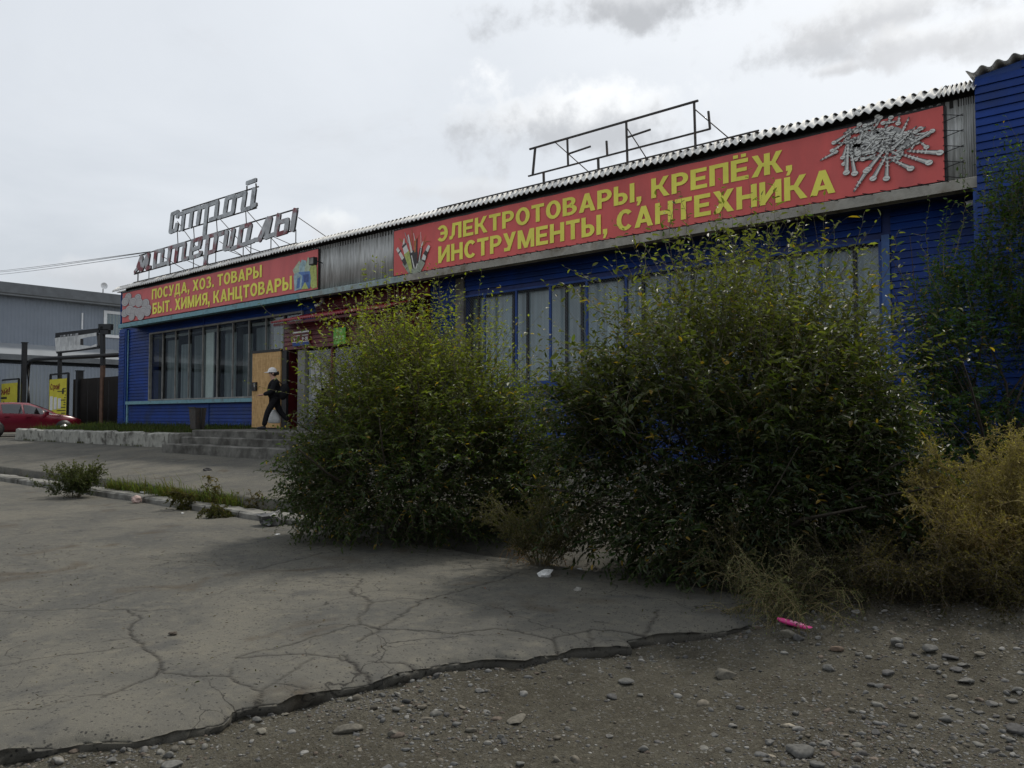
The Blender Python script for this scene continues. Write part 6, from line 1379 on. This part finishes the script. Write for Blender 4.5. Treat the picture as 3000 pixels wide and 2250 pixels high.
# ------------------------------------------------------------------ litter
pk = c7(742, 300); z0 = .12; p = oz(c7(742, 300)[0], c7(742, 300)[1], .11); 
dpt = (p-OC).dot(FW); hl = 66/FPX*dpt*.85; ax = (RT*1.0-FH*.35).normalized()
bt = thing('plastic_bottle', (p.x, p.y, .09), 'crushed bright pink plastic bottle lying on the cobbles', 'bottle')
mb = MB(); n_ = 14; vs = []; prof = [(-1, .10), (-.96, .30), (-.85, .42), (-.5, .5), (0, .46), (.45, .52), (.8, .42), (.95, .26), (1.0, .06)]
pv = Vector((-ax.y, ax.x, 0)); pu = Vector((0, 0, 1))
for (s_, r_) in prof:
    for j in range(n_):
        th = 2*math.pi*j/n_; vs.append(p+ax*(hl*s_)+Vector((0, 0, -.03*s_+.012))+(pv*math.cos(th)*1.0+pu*math.sin(th)*.62)*(r_*hl*.46))
mb.add(vs, [(i*n_+j, i*n_+(j+1) % n_, (i+1)*n_+(j+1) % n_, (i+1)*n_+j) for i in range(len(prof)-1) for j in range(n_)]+[tuple(range(n_)), tuple((len(prof)-1)*n_+j for j in range(n_))], 0, True); mb.build('bottle_body', M['pink'], bt)
lb = MB(); vs = []
for s_ in (-.35, .25):
    for j in range(5):
        th = math.radians(35+22*j); vs.append(p+ax*(hl*s_)+Vector((0, 0, -.03*s_+.012))+(pv*math.cos(th)*-1.0+pu*math.sin(th)*.62)*(.53*hl*.46))
lb.add(vs, [(j, j+1, 6+j, 5+j) for j in range(4)]); lb.build('label_patch', mat('pale_pink_print', (.62, .22, .36), .4, .2, 40), bt)
def crumple(name, p, r, m, label, cat='litter', seed=1, flat=.7):
    rg = np.random.default_rng(seed); V = I2*(1+rg.normal(0, .2, (len(I2), 1)))*np.array([r, r, r*flat]); o = link(name, npmesh(name, V, IF2, m)); o.location = (p[0], p[1], p[2]+r*flat*.8); tag(o, label, cat); return o
p = oz(*c6(1322, 205), .09); crumple('crumpled_bag', (p.x, p.y, .09), .06, M['paper'], 'crumpled white plastic bag on the asphalt between the shrubs', seed=3)
p = oz(*c6(1545, 155), .09); crumple('paper_scrap', (p.x, p.y, .09), .03, M['paper'], 'small white paper scrap under the largest shrub', seed=4, flat=.3)
p = oz(*c6(1530, 292), .09); crumple('pebble', (p.x, p.y, .085), .04, M['stone'] if False else M['conc'], 'single pale pebble lying on the shaded asphalt', 'stone', 5, .5)
zc = crop(2212/900, 0, 1230)
p = oz(*zc(1945, 760), .1); crumple('rubbish_heap', (p.x, p.y, .1), .17, mat('dark_wrapping', (.08, .08, .08), .5, .8, 14), 'dark crumpled rubbish with pale scraps beside the left shrub', seed=6, flat=.6)
p = oz(*zc(985, 600), .1); crumple('litter_bag', (p.x, p.y, .1), .09, mat('red_white_wrapper', (.35, .25, .22), .6, .6, 9), 'pale and reddish wrapper at the kerb foot', seed=7, flat=.8)
p = oz(*zc(1055, 530), .2); crumple('grey_wrapper', (p.x, p.y, .2), .10, M['printM'], 'flat grey wrapper on the kerb at the start of the grass', seed=8, flat=.25)
p = oz(*zc(1490, 377), .45); crumple('dark_clod', (p.x, p.y, float(zplaza(p.y))), .09, M['tar'], 'small dark clod on the upper forecourt', 'clod', 9, .4)
p = oz(*c5(935, 482), .09); crumple('dry_leaf', (p.x, p.y, .092), .028, M['bark'], 'curled dark leaf lying on the cracked asphalt', 'leaf', 10, .5)
for k, q in enumerate([(2030, 620), (2000, 830), (1635, 695), (1315, 675), (810, 560)]):
    p = oz(*zc(*q), .1); o = crumple('paper_scrap', (p.x, p.y, .1), random.uniform(.018, .032), M['paper'], 'tiny white paper scrap on the asphalt near the kerb plants', seed=20+k, flat=.35); o['group'] = 'paper scraps near the kerb'
# scattered dry leaves and crumbs on the asphalt
rg = np.random.default_rng(99); n = 900; yy = rg.uniform(1.3, 6.1, n); xx = edge(yy)-rg.uniform(.1, 7, n)**1.0
P = np.stack([xx, yy, np.full(n, .105)], 1); V, F, T = leaves(P, rg.normal(0, 1, (n, 3))*np.array([1, 1, .15]), UPn+rg.normal(0, .3, (n, 3)), rg.uniform(.008, .035, n), rg.uniform(.004, .014, n), tints(n, (.045, .036, .022), .4, rg))
o = link('leaf_litter', npmesh('leaf_litter', V, F, M['dryleaf'], False, T)); tag(o, 'dry leaf crumbs scattered over the asphalt', 'leaf litter', kind='stuff')
print('objects', len(bpy.data.objects), 'tris', sum(len(o.data.polygons) for o in bpy.data.objects if o.type == 'MESH'))
